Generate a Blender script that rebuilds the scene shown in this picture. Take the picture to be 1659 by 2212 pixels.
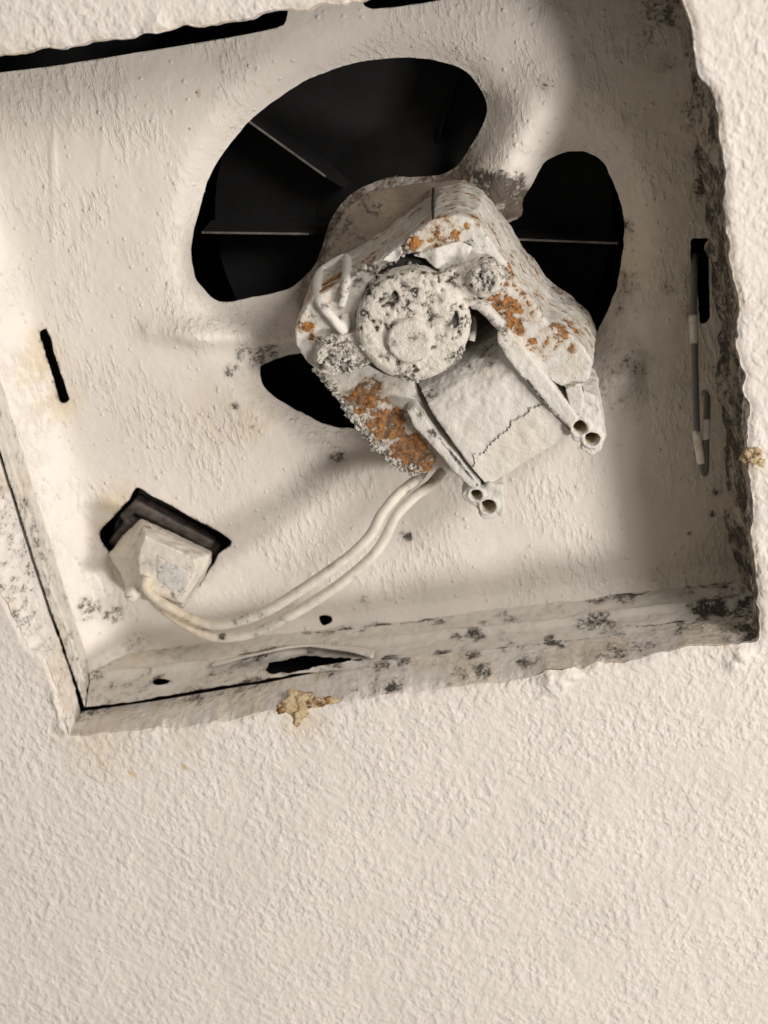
import bpy, math, random
import numpy as np
from mathutils import Matrix

random.seed(7)
RNG = np.random.default_rng(11)
for o in list(bpy.data.objects):
    bpy.data.objects.remove(o)
SC = bpy.context.scene
COL = SC.collection

# ---------------------------------------------------------------- camera
# Local frame of the place, in millimetres: u along the ceiling, v along the ceiling,
# w down into the room.  The ceiling face is w = 0 and hangs 2.4 m above the floor.
CEIL_Z = 2.4
CA, CB, CC = -0.40582, 0.16302, -0.13926
CAM = np.array([178.292, 219.823, 380.122])
FPX = 3200.0                       # focal length in pixels of a 1659 x 2212 picture


def rot(a, b, c):
    ca, sa, cb, sb, cc, sc = math.cos(a), math.sin(a), math.cos(b), math.sin(b), math.cos(c), math.sin(c)
    X = np.array([[1, 0, 0], [0, ca, -sa], [0, sa, ca]])
    Y = np.array([[cb, 0, sb], [0, 1, 0], [-sb, 0, cb]])
    Z = np.array([[cc, -sc, 0], [sc, cc, 0], [0, 0, 1]])
    return X @ Y @ Z


ROT = rot(CA, CB, CC)


def to_world(p):
    p = np.asarray(p, float)
    return np.stack([p[..., 0] * .001, -p[..., 1] * .001, CEIL_Z - p[..., 2] * .001], -1)


cam = bpy.data.cameras.new('camera')
camo = bpy.data.objects.new('camera', cam)
COL.objects.link(camo)
cam.sensor_fit = 'VERTICAL'
cam.sensor_height = 36.0
cam.lens = 36.0 * FPX / 2212.0
cam.clip_start = 0.01
cam.clip_end = 50
D = np.diag([1., -1., -1.])
m = Matrix((D @ ROT).tolist()).to_4x4()
m.translation = to_world(CAM).tolist()
camo.matrix_world = m
cam.dof.use_dof = True
cam.dof.focus_distance = 0.415
cam.dof.aperture_fstop = 16
SC.camera = camo

# ---------------------------------------------------------------- light
world = bpy.data.worlds.new('World')
SC.world = world
world.use_nodes = True
bg = world.node_tree.nodes['Background']
bg.inputs[0].default_value = (1.0, .90, .78, 1)
bg.inputs[1].default_value = 0.195


def lamp(name, p, power, radius):
    l = bpy.data.lights.new(name, 'POINT')
    l.energy = power
    l.shadow_soft_size = radius
    l.color = (1.0, .94, .875)
    o = bpy.data.objects.new(name, l)
    o.location = to_world(p).tolist()
    COL.objects.link(o)


lamp('vanity_bulb', (105 + 1110, 95 + 660, 1070), 60, .28)
lamp('vanity_bulb', (105 + 1140, 95 - 480, 1090), 68, .14)

SC.view_settings.view_transform = 'Standard'
SC.view_settings.look = 'None'
SC.view_settings.exposure = 0.0
SC.view_settings.gamma = 1.0
SC.view_settings.use_curve_mapping = False
SC.render.engine = 'CYCLES'
SC.cycles.max_bounces = 6
SC.render.resolution_x = 768
SC.render.resolution_y = 1024

# ---------------------------------------------------------------- measuring helpers
# views of the place used while measuring: (left, top, scale) on a 3024-wide sheet
K = 1659 / 3024.
VIEW = {'F': (0, 0, 1 / K), '1': (1100, 650, 1350 / 1659), '2': (700, 200, 1250 / 1659), '3': (1900, 0, 1124 / 1659),
        '4': (2300, 1100, 724 / 1001), '5': (0, 1200, 1000 / 1229), '6': (300, 1800, 1400 / 1659),
        '7': (1500, 2100, 1524 / 1659), '8': (0, 0, 1500 / 1659)}


def at(view, x, y, w):
    """Point of the place at depth w on the line of sight measured in a view."""
    ox, oy, s = VIEW[view]
    px, py = (ox + x * s) * K, (oy + y * s) * K
    d = ROT @ np.array([(px - 829.5) / FPX, -(py - 1106) / FPX, -1.])
    return CAM + d * ((w - CAM[2]) / d[2])


def ats(view, pts, w):
    return np.array([at(view, p[0], p[1], p[2] if len(p) > 2 else w) for p in pts])


# ---------------------------------------------------------------- noise
def _hash(ix, iy, iz, seed):
    h = (ix.astype(np.int64) * 374761393 + iy.astype(np.int64) * 668265263 + iz.astype(np.int64) * 2147483647 + seed * 974711) & 0xffffffff
    h = ((h ^ (h >> 13)) * 1274126177) & 0xffffffff
    h = ((h ^ (h >> 16)) * 2246822519) & 0xffffffff
    return ((h ^ (h >> 15)) & 0xffffff) / float(0xffffff)


def vnoise(p, seed=0):
    p = np.asarray(p, float)
    i = np.floor(p)
    f = p - i
    f = f * f * f * (f * (f * 6 - 15) + 10)
    i = i.astype(np.int64)
    r = 0
    for dx in (0, 1):
        for dy in (0, 1):
            for dz in (0, 1):
                wgt = (f[:, 0] if dx else 1 - f[:, 0]) * (f[:, 1] if dy else 1 - f[:, 1]) * (f[:, 2] if dz else 1 - f[:, 2])
                r = r + wgt * _hash(i[:, 0] + dx, i[:, 1] + dy, i[:, 2] + dz, seed)
    return r * 2 - 1


def fbm(p, size, octaves=4, seed=0, gain=.5):
    p = np.asarray(p, float) / size
    a, s, t = 1., 0., 0.
    for k in range(octaves):
        s = s + a * vnoise(p * (2.03 ** k) + k * 17.3, seed + k)
        t += a
        a *= gain
    return s / t


def sstep(a, b, x):
    t = np.clip((x - a) / (b - a), 0, 1)
    return t * t * (3 - 2 * t)


# ---------------------------------------------------------------- polygons
def seg_dist(P, poly, closed=True):
    """distance and nearest point from P (n,2) to a polyline"""
    A = np.asarray(poly, float)
    B = np.roll(A, -1, 0) if closed else A[1:]
    A = A if closed else A[:-1]
    best = np.full(len(P), 1e9)
    near = np.zeros_like(P)
    for a, b in zip(A, B):
        d = b - a
        t = np.clip(((P - a) @ d) / max(d @ d, 1e-12), 0, 1)
        q = a + t[:, None] * d
        dd = np.hypot(*(P - q).T)
        k = dd < best
        best[k] = dd[k]
        near[k] = q[k]
    return best, near


def inside(P, poly):
    A = np.asarray(poly, float)
    B = np.roll(A, -1, 0)
    r = np.zeros(len(P), bool)
    for a, b in zip(A, B):
        c = (a[1] > P[:, 1]) != (b[1] > P[:, 1])
        x = (b[0] - a[0]) * (P[:, 1] - a[1]) / ((b[1] - a[1]) if b[1] != a[1] else 1e-12) + a[0]
        r ^= c & (P[:, 0] < x)
    return r


def smooth_poly(poly, n=3):
    """Catmull-Rom refinement of a closed outline"""
    P = np.asarray(poly, float)
    out = []
    N = len(P)
    for i in range(N):
        p0, p1, p2, p3 = P[i - 1], P[i], P[(i + 1) % N], P[(i + 2) % N]
        for k in range(n):
            t = k / n
            out.append(.5 * ((2 * p1) + (-p0 + p2) * t + (2 * p0 - 5 * p1 + 4 * p2 - p3) * t * t + (-p0 + 3 * p1 - 3 * p2 + p3) * t ** 3))
    return np.array(out)


def smooth_line(pts, n=8):
    P = np.asarray(pts, float)
    P = np.vstack([2 * P[0] - P[1], P, 2 * P[-1] - P[-2]])
    out = []
    for i in range(1, len(P) - 2):
        p0, p1, p2, p3 = P[i - 1], P[i], P[i + 1], P[i + 2]
        for k in range(n):
            t = k / n
            out.append(.5 * ((2 * p1) + (-p0 + p2) * t + (2 * p0 - 5 * p1 + 4 * p2 - p3) * t * t + (-p0 + 3 * p1 - 3 * p2 + p3) * t ** 3))
    out.append(P[-2])
    return np.array(out)


def ragged(poly, size, amp, step=.7, seed=3):
    """resample a closed outline and roughen it"""
    P = np.asarray(poly, float)
    Q = np.vstack([P, P[:1]])
    out = []
    for a, b in zip(Q[:-1], Q[1:]):
        n = max(1, int(np.hypot(*(b - a)) / step))
        for k in range(n):
            out.append(a + (b - a) * k / n)
    out = np.array(out)
    z = np.zeros((len(out), 1))
    p3 = np.hstack([out, z])
    return out + amp * np.stack([fbm(p3, size, 3, seed), fbm(p3, size, 3, seed + 40)], -1)


def sheet(s0, s1, t0, t1, step, holes=(), outer=None):
    """grid over (s,t) with openings cut along their outlines; returns (st, quads, distance to the nearest opening)"""
    ns, nt = int((s1 - s0) / step) + 1, int((t1 - t0) / step) + 1
    S, T = np.meshgrid(np.linspace(s0, s1, ns), np.linspace(t0, t1, nt), indexing='ij')
    P = np.stack([S.ravel(), T.ravel()], -1)
    cut = np.zeros(len(P), bool)
    dist = np.full(len(P), 1e9)
    snap = P.copy()
    for h, inv in [(h, False) for h in holes] + ([(outer, True)] if outer is not None else []):
        h = np.asarray(h, float)
        lo, hi = h.min(0) - 14, h.max(0) + 14
        box = np.all((P > lo) & (P < hi), 1) if not inv else np.ones(len(P), bool)
        idx = np.where(box)[0]
        d, q = seg_dist(P[idx], h)
        ins = inside(P[idx], h) ^ inv
        if not inv:
            dist[idx] = np.minimum(dist[idx], np.where(ins, 0, d))
        cut[idx[ins]] = True
        snap[idx[ins]] = q[ins]
    idg = np.arange(ns * nt).reshape(ns, nt)
    quads = np.stack([idg[:-1, :-1], idg[1:, :-1], idg[1:, 1:], idg[:-1, 1:]], -1).reshape(-1, 4)
    quads = quads[(~cut[quads]).sum(1) >= 1]
    P[cut] = snap[cut]
    used = np.unique(quads)
    remap = -np.ones(len(P), int)
    remap[used] = np.arange(len(used))
    return P[used], remap[quads], dist[used]


def boundary_edges(quads):
    e = np.concatenate([quads[:, [0, 1]], quads[:, [1, 2]], quads[:, [2, 3]], quads[:, [3, 0]]])
    key = np.sort(e, 1)
    _, inv, cnt = np.unique(key, axis=0, return_inverse=True, return_counts=True)
    return e[cnt[inv.ravel()] == 1]


# ---------------------------------------------------------------- mesh helpers
ORIGIN = {}


def tag(o, label=None, cat=None, kind=None, group=None):
    if label:
        o['label'] = label
    if cat:
        o['category'] = cat
    if kind:
        o['kind'] = kind
    if group:
        o['group'] = group
    return o


def thing(name, base, label, cat, group=None):
    o = bpy.data.objects.new(name, None)
    o.empty_display_size = .01
    COL.objects.link(o)
    o.location = to_world(base).tolist()
    ORIGIN[o] = to_world(base)
    return tag(o, label, cat, None, group)


def mk(name, V, F, mat, parent=None, base=None, attrs=None, smooth=True):
    """mesh object from local millimetre points"""
    Wd = to_world(V)
    org = ORIGIN[parent] if parent is not None else to_world(base if base is not None else np.asarray(V).mean(0))
    me = bpy.data.meshes.new(name)
    F = [list(map(int, f)) for f in F] if not isinstance(F, np.ndarray) else F.tolist()
    me.from_pydata((Wd - org).tolist(), [], F)
    for k, a in (attrs or {}).items():
        at_ = me.attributes.new(k, 'FLOAT', 'POINT')
        at_.data.foreach_set('value', np.clip(np.asarray(a, np.float32), 0, 4))
    if smooth:
        me.polygons.foreach_set('use_smooth', [True] * len(me.polygons))
    me.materials.append(mat)
    me.update()
    o = bpy.data.objects.new(name, me)
    COL.objects.link(o)
    if parent is not None:
        o.parent = parent
    else:
        o.location = org.tolist()
    ORIGIN[o] = org
    return o


def loft(rings):
    """closed solid through rings of equal count"""
    n = len(rings[0])
    V = np.vstack(rings)
    F = []
    for k in range(len(rings) - 1):
        for i in range(n):
            j = (i + 1) % n
            F.append([k * n + i, k * n + j, (k + 1) * n + j, (k + 1) * n + i])
    F.append(list(range(n))[::-1])
    F.append([(len(rings) - 1) * n + i for i in range(n)])
    return V, F


def prism(view, poly, w1, w0, grow=0.0):
    """outline measured at w1, carried straight back to w0"""
    top = ats(view, poly, w1)
    c = top.mean(0)
    bot = top.copy()
    bot[:, 2] = w0
    bot[:, :2] += (bot[:, :2] - c[:2]) * grow
    return loft([bot, top])


def disc_solid(c, profile, n=40):
    """lathe about the w axis: profile of (radius, w), closed at both ends"""
    a = np.linspace(0, 2 * math.pi, n, endpoint=False)
    rings = [np.stack([c[0] + r * np.cos(a), c[1] + r * np.sin(a), np.full(n, w)], -1) for r, w in profile]
    return loft(rings)


def tube(path, r, n=12, closed_ends=True):
    P = np.asarray(path, float)
    R = np.full(len(P), r) if np.isscalar(r) else np.asarray(r, float)
    T = np.gradient(P, axis=0)
    T /= np.linalg.norm(T, axis=1)[:, None] + 1e-12
    up = np.array([.31, .2, .93])
    rings = []
    for p, t, rr in zip(P, T, R):
        x = np.cross(up, t)
        x /= np.linalg.norm(x) + 1e-12
        y = np.cross(t, x)
        a = np.linspace(0, 2 * math.pi, n, endpoint=False)
        rings.append(p + rr * (np.cos(a)[:, None] * x + np.sin(a)[:, None] * y))
    return loft(rings)


def merge(parts):
    V, F, k = [], [], 0
    for v, f in parts:
        V.append(np.asarray(v))
        F += [[i + k for i in q] for q in (f.tolist() if isinstance(f, np.ndarray) else f)]
        k += len(v)
    return np.vstack(V), F


def _temp(V, F):
    me = bpy.data.meshes.new('temp')
    me.from_pydata(np.asarray(V).tolist(), [], [list(map(int, f)) for f in F])
    import bmesh
    b = bmesh.new()
    b.from_mesh(me)
    bmesh.ops.triangulate(b, faces=b.faces[:])
    bmesh.ops.recalc_face_normals(b, faces=b.faces[:])
    b.to_mesh(me)
    b.free()
    o = bpy.data.objects.new('temp', me)
    COL.objects.link(o)
    return o


def solid(parts, voxel=.5, cutters=(), smooth=2):
    """union of closed solids, remeshed evenly like something coated with many layers of paint.
    Returns points, quads and normals in local millimetres."""
    o = _temp(*merge(parts))
    rem = o.modifiers.new('r', 'REMESH')
    rem.mode = 'VOXEL'
    rem.voxel_size = voxel
    tmp = [o]
    for c in cutters:
        co = _temp(*c)
        tmp.append(co)
        b = o.modifiers.new('b', 'BOOLEAN')
        b.operation = 'DIFFERENCE'
        b.object = co
        b.solver = 'EXACT'
    if cutters:
        rem2 = o.modifiers.new('r2', 'REMESH')
        rem2.mode = 'VOXEL'
        rem2.voxel_size = voxel
    if smooth:
        s = o.modifiers.new('s', 'SMOOTH')
        s.factor = .5
        s.iterations = smooth
    dg = bpy.context.evaluated_depsgraph_get()
    me = bpy.data.meshes.new_from_object(o.evaluated_get(dg))
    n = len(me.vertices)
    V = np.empty(n * 3)
    me.vertices.foreach_get('co', V)
    N = np.empty(n * 3)
    me.vertices.foreach_get('normal', N)
    F = [list(p.vertices) for p in me.polygons]
    for t in tmp:
        d = t.data
        bpy.data.objects.remove(t)
        bpy.data.meshes.remove(d)
    bpy.data.meshes.remove(me)
    return V.reshape(-1, 3), F, N.reshape(-1, 3)


def spots(V, lst, seed=5):
    """stain strength from a list of (point, radius, strength), with wandering outlines"""
    r = np.zeros(len(V))
    wob = fbm(V, 5, 3, seed)
    for c, rad, s in lst:
        d = np.linalg.norm(V[:, :len(c)] - np.asarray(c), axis=1) / rad
        r = np.maximum(r, s * sstep(1.25, .25, d + .45 * wob))
    return r


def sheet_px(V):
    """where points stand on the 1659-wide measuring sheet"""
    c = (np.asarray(V) - CAM) @ ROT
    return np.stack([829.5 + FPX * c[:, 0] / -c[:, 2], 1106 - FPX * c[:, 1] / -c[:, 2]], -1)


def marks_on(V, view, lst, tol=5.):
    """nearest points of a surface to measured marks, as (point, radius, strength)"""
    px = sheet_px(V)
    ox, oy, sc = VIEW[view]
    out = []
    for x, y, r, s in lst:
        d = np.hypot(px[:, 0] - (ox + x * sc) * K, px[:, 1] - (oy + y * sc) * K)
        i = np.argmin(d)
        if d[i] < tol:
            out.append((V[i], r, s))
    return out


MOULD6 = [(870, 905, 6, 1.), (780, 920, 4, .9), (950, 890, 4, .9), (480, 870, 7, .75), (560, 850, 5, .6), (130, 720, 6, .9), (100, 850, 5, 1.), (60, 650, 5, .9), (380, 1040, 5, .8), (320, 1020, 6, .6),
          (60, 1000, 9, .75), (40, 1060, 7, .8), (1530, 1070, 4, 1.2), (1480, 1085, 3.5, 1.2), (1590, 1065, 3.5, 1.2), (1240, 880, 9, .5), (1170, 820, 4, .7), (1080, 820, 2.2, .9),
          (1100, 890, 5, .7), (640, 1010, 9, .5), (300, 1090, 8, .55), (560, 1090, 9, .6), (480, 1130, 8, .7), (560, 1120, 6, .8), (100, 1180, 10, .75), (30, 1210, 9, .85), (160, 1230, 8, .6), (760, 1070, 6, .7), (820, 1050, 4, .9),
          (700, 1085, 6, .6), (1290, 905, 4, .8), (1190, 985, 5, .8), (1420, 975, 6, .7), (1530, 965, 5, .7), (1250, 1010, 6, .5), (900, 1130, 9, .45), (1350, 1060, 6, .4)]
MOULD7 = [(380, 430, 6, .95), (330, 445, 4, .95), (450, 390, 4, .8), (420, 450, 4, .9), (740, 470, 3.5, 1.0), (770, 490, 2.0, 1.1), (720, 450, 2.5, 1.), (920, 380, 7, .85), (970, 410, 6, .8), (880, 400, 5, .75), (250, 520, 5, .9), (40, 555, 6, .9),
          (100, 555, 5, .85), (390, 530, 5, .85), (490, 510, 5, .85), (560, 485, 5, .6), (640, 550, 4.5, .95), (440, 590, 5, .9), (540, 590, 5, .85), (1000, 500, 7, .75), (950, 520, 5, .8), (1060, 490, 5, .75), (1150, 460, 6, .65), (240, 360, 7, .8), (200, 370, 4, .8),
          (940, 280, 6, .95), (1040, 270, 6, .95), (980, 275, 5, .9), (560, 370, 5, .7), (520, 350, 5, .7), (1400, 310, 8, 1.15), (1450, 320, 6, 1.2), (1500, 260, 10, .9), (1560, 330, 9, 1.0), (1450, 210, 8, .9), (1380, 400, 8, .75),
          (1590, 420, 9, 1.1), (1330, 230, 6, .7), (1200, 440, 6, .6), (1300, 400, 5, .8), (20, 575, 4, 1.), (330, 600, 6, .6), (60, 650, 4, 1.15), (110, 650, 4, 1.2), (150, 655, 3.5, 1.15), (700, 640, 3, .7), (640, 640, 3, .8), (1500, 550, 2, .8), (930, 545, 3, .7),
          (400, 650, 5, .6), (300, 660, 4, .6), (800, 520, 6, .4), (1100, 540, 5, .5)]


def line_spot(V, pts, rad, s, seed=6):
    P = np.asarray(pts)
    best = np.full(len(V), 1e9)
    for a, b in zip(P[:-1], P[1:]):
        d = b - a
        t = np.clip(((V - a) @ d) / max(d @ d, 1e-9), 0, 1)
        best = np.minimum(best, np.linalg.norm(V - (a + t[:, None] * d), axis=1))
    return s * sstep(1.2, .2, best / rad + .4 * fbm(V, 3, 3, seed))


# ---------------------------------------------------------------- materials
def nodes_of(name):
    mt = bpy.data.materials.new(name)
    mt.use_nodes = True
    nt = mt.node_tree
    return mt, nt, nt.nodes['Principled BSDF']


class NB:
    def __init__(self, nt):
        self.nt = nt
        self.co = nt.nodes.new('ShaderNodeTexCoord').outputs['Object']

    def link(self, a, b):
        self.nt.links.new(a, b)

    def val(self, s, v):
        if hasattr(v, 'links') or hasattr(v, 'is_output'):
            self.link(v, s)
        else:
            s.default_value = v

    def mapping(self, scale=(1, 1, 1), rotation=(0, 0, 0)):
        n = self.nt.nodes.new('ShaderNodeMapping')
        n.inputs['Scale'].default_value = scale
        n.inputs['Rotation'].default_value = rotation
        self.link(self.co, n.inputs['Vector'])
        return n.outputs[0]

    def noise(self, mm, detail=4, rough=.55, vec=None, dist=0.):
        n = self.nt.nodes.new('ShaderNodeTexNoise')
        n.inputs['Scale'].default_value = 1000. / mm
        n.inputs['Detail'].default_value = detail
        n.inputs['Roughness'].default_value = rough
        n.inputs['Distortion'].default_value = dist
        self.link(vec if vec is not None else self.co, n.inputs['Vector'])
        return n.outputs['Fac']

    def voro(self, mm, rnd=1.0, vec=None):
        n = self.nt.nodes.new('ShaderNodeTexVoronoi')
        n.inputs['Scale'].default_value = 1000. / mm
        n.inputs['Randomness'].default_value = rnd
        self.link(vec if vec is not None else self.co, n.inputs['Vector'])
        return n

    def attr(self, name):
        n = self.nt.nodes.new('ShaderNodeAttribute')
        n.attribute_name = name
        return n.outputs['Fac']

    def math(self, op, a, b=0.0, c=None, clamp=False):
        n = self.nt.nodes.new('ShaderNodeMath')
        n.operation = op
        n.use_clamp = clamp
        self.val(n.inputs[0], a)
        self.val(n.inputs[1], b)
        if c is not None:
            self.val(n.inputs[2], c)
        return n.outputs[0]

    def ramp(self, x, a, b, lo=0., hi=1.):
        n = self.nt.nodes.new('ShaderNodeMapRange')
        n.interpolation_type = 'SMOOTHSTEP'
        self.val(n.inputs['Value'], x)
        n.inputs['From Min'].default_value = a
        n.inputs['From Max'].default_value = b
        n.inputs['To Min'].default_value = lo
        n.inputs['To Max'].default_value = hi
        return n.outputs[0]

    def mix(self, f, a, b, mode='MIX'):
        n = self.nt.nodes.new('ShaderNodeMix')
        n.data_type = 'RGBA'
        n.blend_type = mode
        self.val(n.inputs[0], f)
        for s, v in ((n.inputs[6], a), (n.inputs[7], b)):
            if isinstance(v, tuple):
                s.default_value = (*v, 1)
            else:
                self.link(v, s)
        return n.outputs[2]

    def bump(self, h, dist_mm, prev=None, strength=1.):
        n = self.nt.nodes.new('ShaderNodeBump')
        n.inputs['Strength'].default_value = strength
        n.inputs['Distance'].default_value = dist_mm * .001
        self.link(h, n.inputs['Height'])
        if prev is not None:
            self.link(prev, n.inputs['Normal'])
        return n.outputs[0]


def paint(name, base, peel=(2.2, .35), fine=(.7, .12), pimples=None, streak=None, rough=.55, speck=.0,
          grime_col=(.065, .06, .053), rust=(.52, .2, .035), mottle=.06, fine_grime=1.1, worm=False):
    """old brushed or rolled paint; mould, rust, yellow stains and some painted shade follow marks stored on the mesh"""
    mt, nt, bs = nodes_of(name)
    b = NB(nt)
    big = b.noise(38, 3)
    col = b.mix(b.ramp(big, .3, .7), tuple(c * (1 - mottle) for c in base), tuple(min(1, c * (1 + mottle * .5)) for c in base))
    n1 = b.noise(fine_grime, 6, .68)
    n2 = b.noise(fine_grime * 3.4, 4, .6)
    nn = b.math('ADD', b.math('MULTIPLY', n1, .6), b.math('MULTIPLY', n2, .4))
    nn = b.math('MULTIPLY_ADD', nn, 2.5, -.75)
    # yellow water stain
    st = b.math('MULTIPLY', b.attr('stain'), b.ramp(n2, .25, .7, .45, 1.0), clamp=True)
    col = b.mix(st, col, (.66, .52, .30))
    # thin dirt film, dense mould and some painted grey shading share one mark
    g = b.attr('grime_shade')
    film = b.math('MULTIPLY', b.math('MULTIPLY', g, .62), b.ramp(n2, .3, .7), clamp=True)
    col = b.mix(film, col, (.30, .27, .235))
    gm = b.ramp(b.math('ADD', b.math('MULTIPLY', g, .72), nn), .94, 1.36)
    gm = b.math('MULTIPLY', gm, b.ramp(g, .02, .2))
    col = b.mix(gm, col, grime_col)
    if speck:
        sp = b.ramp(b.noise(2.1, 5, .7, dist=.6), .66, .72)
        col = b.mix(b.math('MULTIPLY', sp, speck), col, (.16, .145, .125))
    r = b.attr('rust')
    rn = b.noise(2.2, 5, .62)
    rn = b.math('MULTIPLY_ADD', rn, 2.4, -.7)
    rsum = b.math('ADD', b.math('MULTIPLY', r, .72), rn)
    rm = b.ramp(rsum, .96, 1.2)
    rgate = b.ramp(r, .02, .2)
    rm = b.math('MULTIPLY', rm, rgate)
    halo = b.math('MULTIPLY', b.ramp(rsum, .55, 1.05, 0., .62), rgate)
    col = b.mix(halo, col, (.52, .36, .215))
    rcol = b.mix(b.ramp(b.noise(1.3, 5, .7), .38, .62), rust, (.12, .06, .032))
    col = b.mix(rm, col, rcol)
    so = b.math('MULTIPLY', b.attr('soil_shade'), b.ramp(nn, .1, .95, .45, 1.0), clamp=True)
    col = b.mix(so, col, (.135, .105, .08))  # brown soil; on the plate it also carries painted shade
    nt.links.new(col, bs.inputs['Base Color'])
    bs.inputs['Roughness'].default_value = rough
    bs.inputs['Specular IOR Level'].default_value = .35
    if worm:
        pv = b.noise(peel[0], 1.2, .5, b.mapping((1, .82, 1), (0, 0, .1)), .1)
        h = b.bump(b.math('MULTIPLY', b.ramp(pv, .36, .70), b.ramp(b.noise(17, 3), .34, .62, .55, 1.1)), peel[1])
        h = b.bump(b.noise(6.5, 3, .5), peel[1] * 1.3, h)
    else:
        h = b.bump(b.noise(peel[0], 2, .5), peel[1])
    h = b.bump(b.noise(fine[0], 4, .6), fine[1], h)
    if streak:
        vec = b.mapping(streak[0], streak[1])
        h = b.bump(b.math('MULTIPLY', b.ramp(b.noise(streak[2], 4, .6, vec), .42, .75), b.ramp(b.noise(26, 2), .4, .62)), streak[3], h)
    if pimples:
        vo = b.voro(pimples[0])
        dome = b.ramp(vo.outputs['Distance'], .34, .06)
        sep = nt.nodes.new('ShaderNodeSeparateColor')
        nt.links.new(vo.outputs['Color'], sep.inputs[0])
        keep = b.ramp(sep.outputs[0], pimples[2], pimples[2] + .12)
        h = b.bump(b.math('MULTIPLY', dome, keep), pimples[1], h)
    h = b.bump(b.math('ADD', gm, rm), .25, h, .8)
    nt.links.new(h, bs.inputs['Normal'])
    return mt


def plain(name, col, rough=.5, metal=0., bump=(1.5, .1), vary=.25, vmm=4.):
    mt, nt, bs = nodes_of(name)
    b = NB(nt)
    c = b.mix(b.ramp(b.noise(vmm, 5, .65), .3, .7), tuple(x * (1 - vary) for x in col), tuple(min(1, x * (1 + vary)) for x in col))
    nt.links.new(c, bs.inputs['Base Color'])
    bs.inputs['Roughness'].default_value = rough
    bs.inputs['Metallic'].default_value = metal
    nt.links.new(b.bump(b.noise(bump[0], 4, .6), bump[1]), bs.inputs['Normal'])
    return mt


WHITE = (.80, .745, .675)
M_CEIL = paint('ceiling_paint', (.80, .752, .708), peel=(2.1, .24), fine=(.8, .08), rough=.6, mottle=.03, worm=True)
M_PLATE = paint('plate_paint', (.77, .722, .67), peel=(3.4, .22), fine=(.8, .07), pimples=(2.4, .25, .72),
                streak=((1, .38, 1), (0, 0, -.3), 1.6, .34), rough=.45, mottle=.04)
M_WALL = paint('housing_paint', (.75, .715, .66), peel=(3.0, .35), fine=(.9, .12), rough=.6, speck=.35)
M_ROUGH = paint('plaster_edge', (.52, .46, .38), peel=(2.0, .6), fine=(.7, .3), rough=.85, speck=.7, fine_grime=1.6)
M_MOTOR = paint('motor_paint', (.755, .73, .685), peel=(1.7, .34), fine=(.55, .2), rough=.6, speck=.22, mottle=.12, rust=(.53, .225, .05))
M_CAP = paint('dust_caked_paint', (.765, .735, .685), peel=(1.7, .5), fine=(.6, .3), rough=.8, speck=.5)
M_COIL = paint('coil_paper', (.74, .71, .665), peel=(1.5, .28), fine=(.5, .16), rough=.75)
M_PAPER = paint('paper_end', (.745, .71, .655), peel=(1.6, .3), fine=(.5, .16), rough=.75)
M_CORD = paint('cord_paint', (.77, .72, .64), peel=(2.0, .15), fine=(.6, .1), rough=.5, speck=.2)
M_DUST = plain('dust_crumb', (.47, .45, .415), .95, 0, (.4, .2), .5, 1.6)
M_HUB = paint('hub_dirty_shaded', (.205, .165, .13), peel=(2.0, .3), fine=(.7, .15), rough=.8, speck=.6)  # brown dirt, base darkened further to hold the motor's shadow
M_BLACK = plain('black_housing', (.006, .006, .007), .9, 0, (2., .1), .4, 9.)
M_FIN = plain('fan_fin', (.21, .19, .165), .8, 0, (1., .1), .3, 3.)
M_DARKMETAL = plain('rotor_steel', (.055, .05, .047), .55, .4, (1.5, .15), .5, 2.)
M_SOCKET = plain('socket_plastic', (.10, .082, .072), .6, 0, (1.5, .1), .45, 3.)
M_STEEL = paint('spring_steel', (.17, .165, .155), peel=(1.6, .05), fine=(.5, .05), rough=.4, grime_col=(.8, .745, .66))
M_PRINT = paint('worn_print', (.68, .665, .63), peel=(1.2, .2), fine=(.5, .1), rough=.6, grime_col=(.30, .32, .34), fine_grime=.8)
M_GLUE = paint('dried_foam', (.62, .49, .29), peel=(1.6, .5), fine=(.6, .3), rough=.7, rust=(.34, .19, .05))

# ---------------------------------------------------------------- the ceiling
hole = ats('F', [(-160, 150), (-60, 132), (0, 121), (50, 118), (99, 107), (164, 102), (198, 93), (278, 84), (337, 69), (387, 60),
                 (446, 52), (516, 42), (575, 32), (620, 26), (694, 15), (759, 7), (823, 0), (1000, -26), (1200, -54), (1400, -80), (1470, -90),
                 (1472, -30), (1473, 0), (1486, 37), (1494, 82), (1503, 141), (1512, 160), (1522, 171), (1540, 190), (1546, 223),
                 (1551, 260), (1557, 316), (1561, 364), (1564, 439), (1570, 483), (1576, 557), (1587, 602), (1592, 650), (1594, 743),
                 (1599, 782), (1611, 861), (1617, 881), (1613, 921), (1615, 1000), (1621, 1080), (1625, 1159), (1631, 1238),
                 (1637, 1318), (1638, 1377), (1634, 1384), (1599, 1392), (1538, 1394), (1478, 1399), (1402, 1414), (1352, 1427),
                 (1291, 1431), (1251, 1444), (1241, 1439), (1176, 1449), (1150, 1464), (1050, 1474), (924, 1490), (823, 1500),
                 (739, 1515), (595, 1534), (512, 1548), (452, 1562), (350, 1571), (257, 1580), (165, 1589), (147, 1588),
                 (134, 1528), (116, 1461), (103, 1421), (67, 1403), (45, 1368), (27, 1319), (13, 1296), (0, 1283), (-30, 1180),
                 (-90, 900), (-150, 560), (-190, 300)], 0)[:, :2]
hole_r = ragged(hole, 4.5, 1.1, .6)

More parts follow.
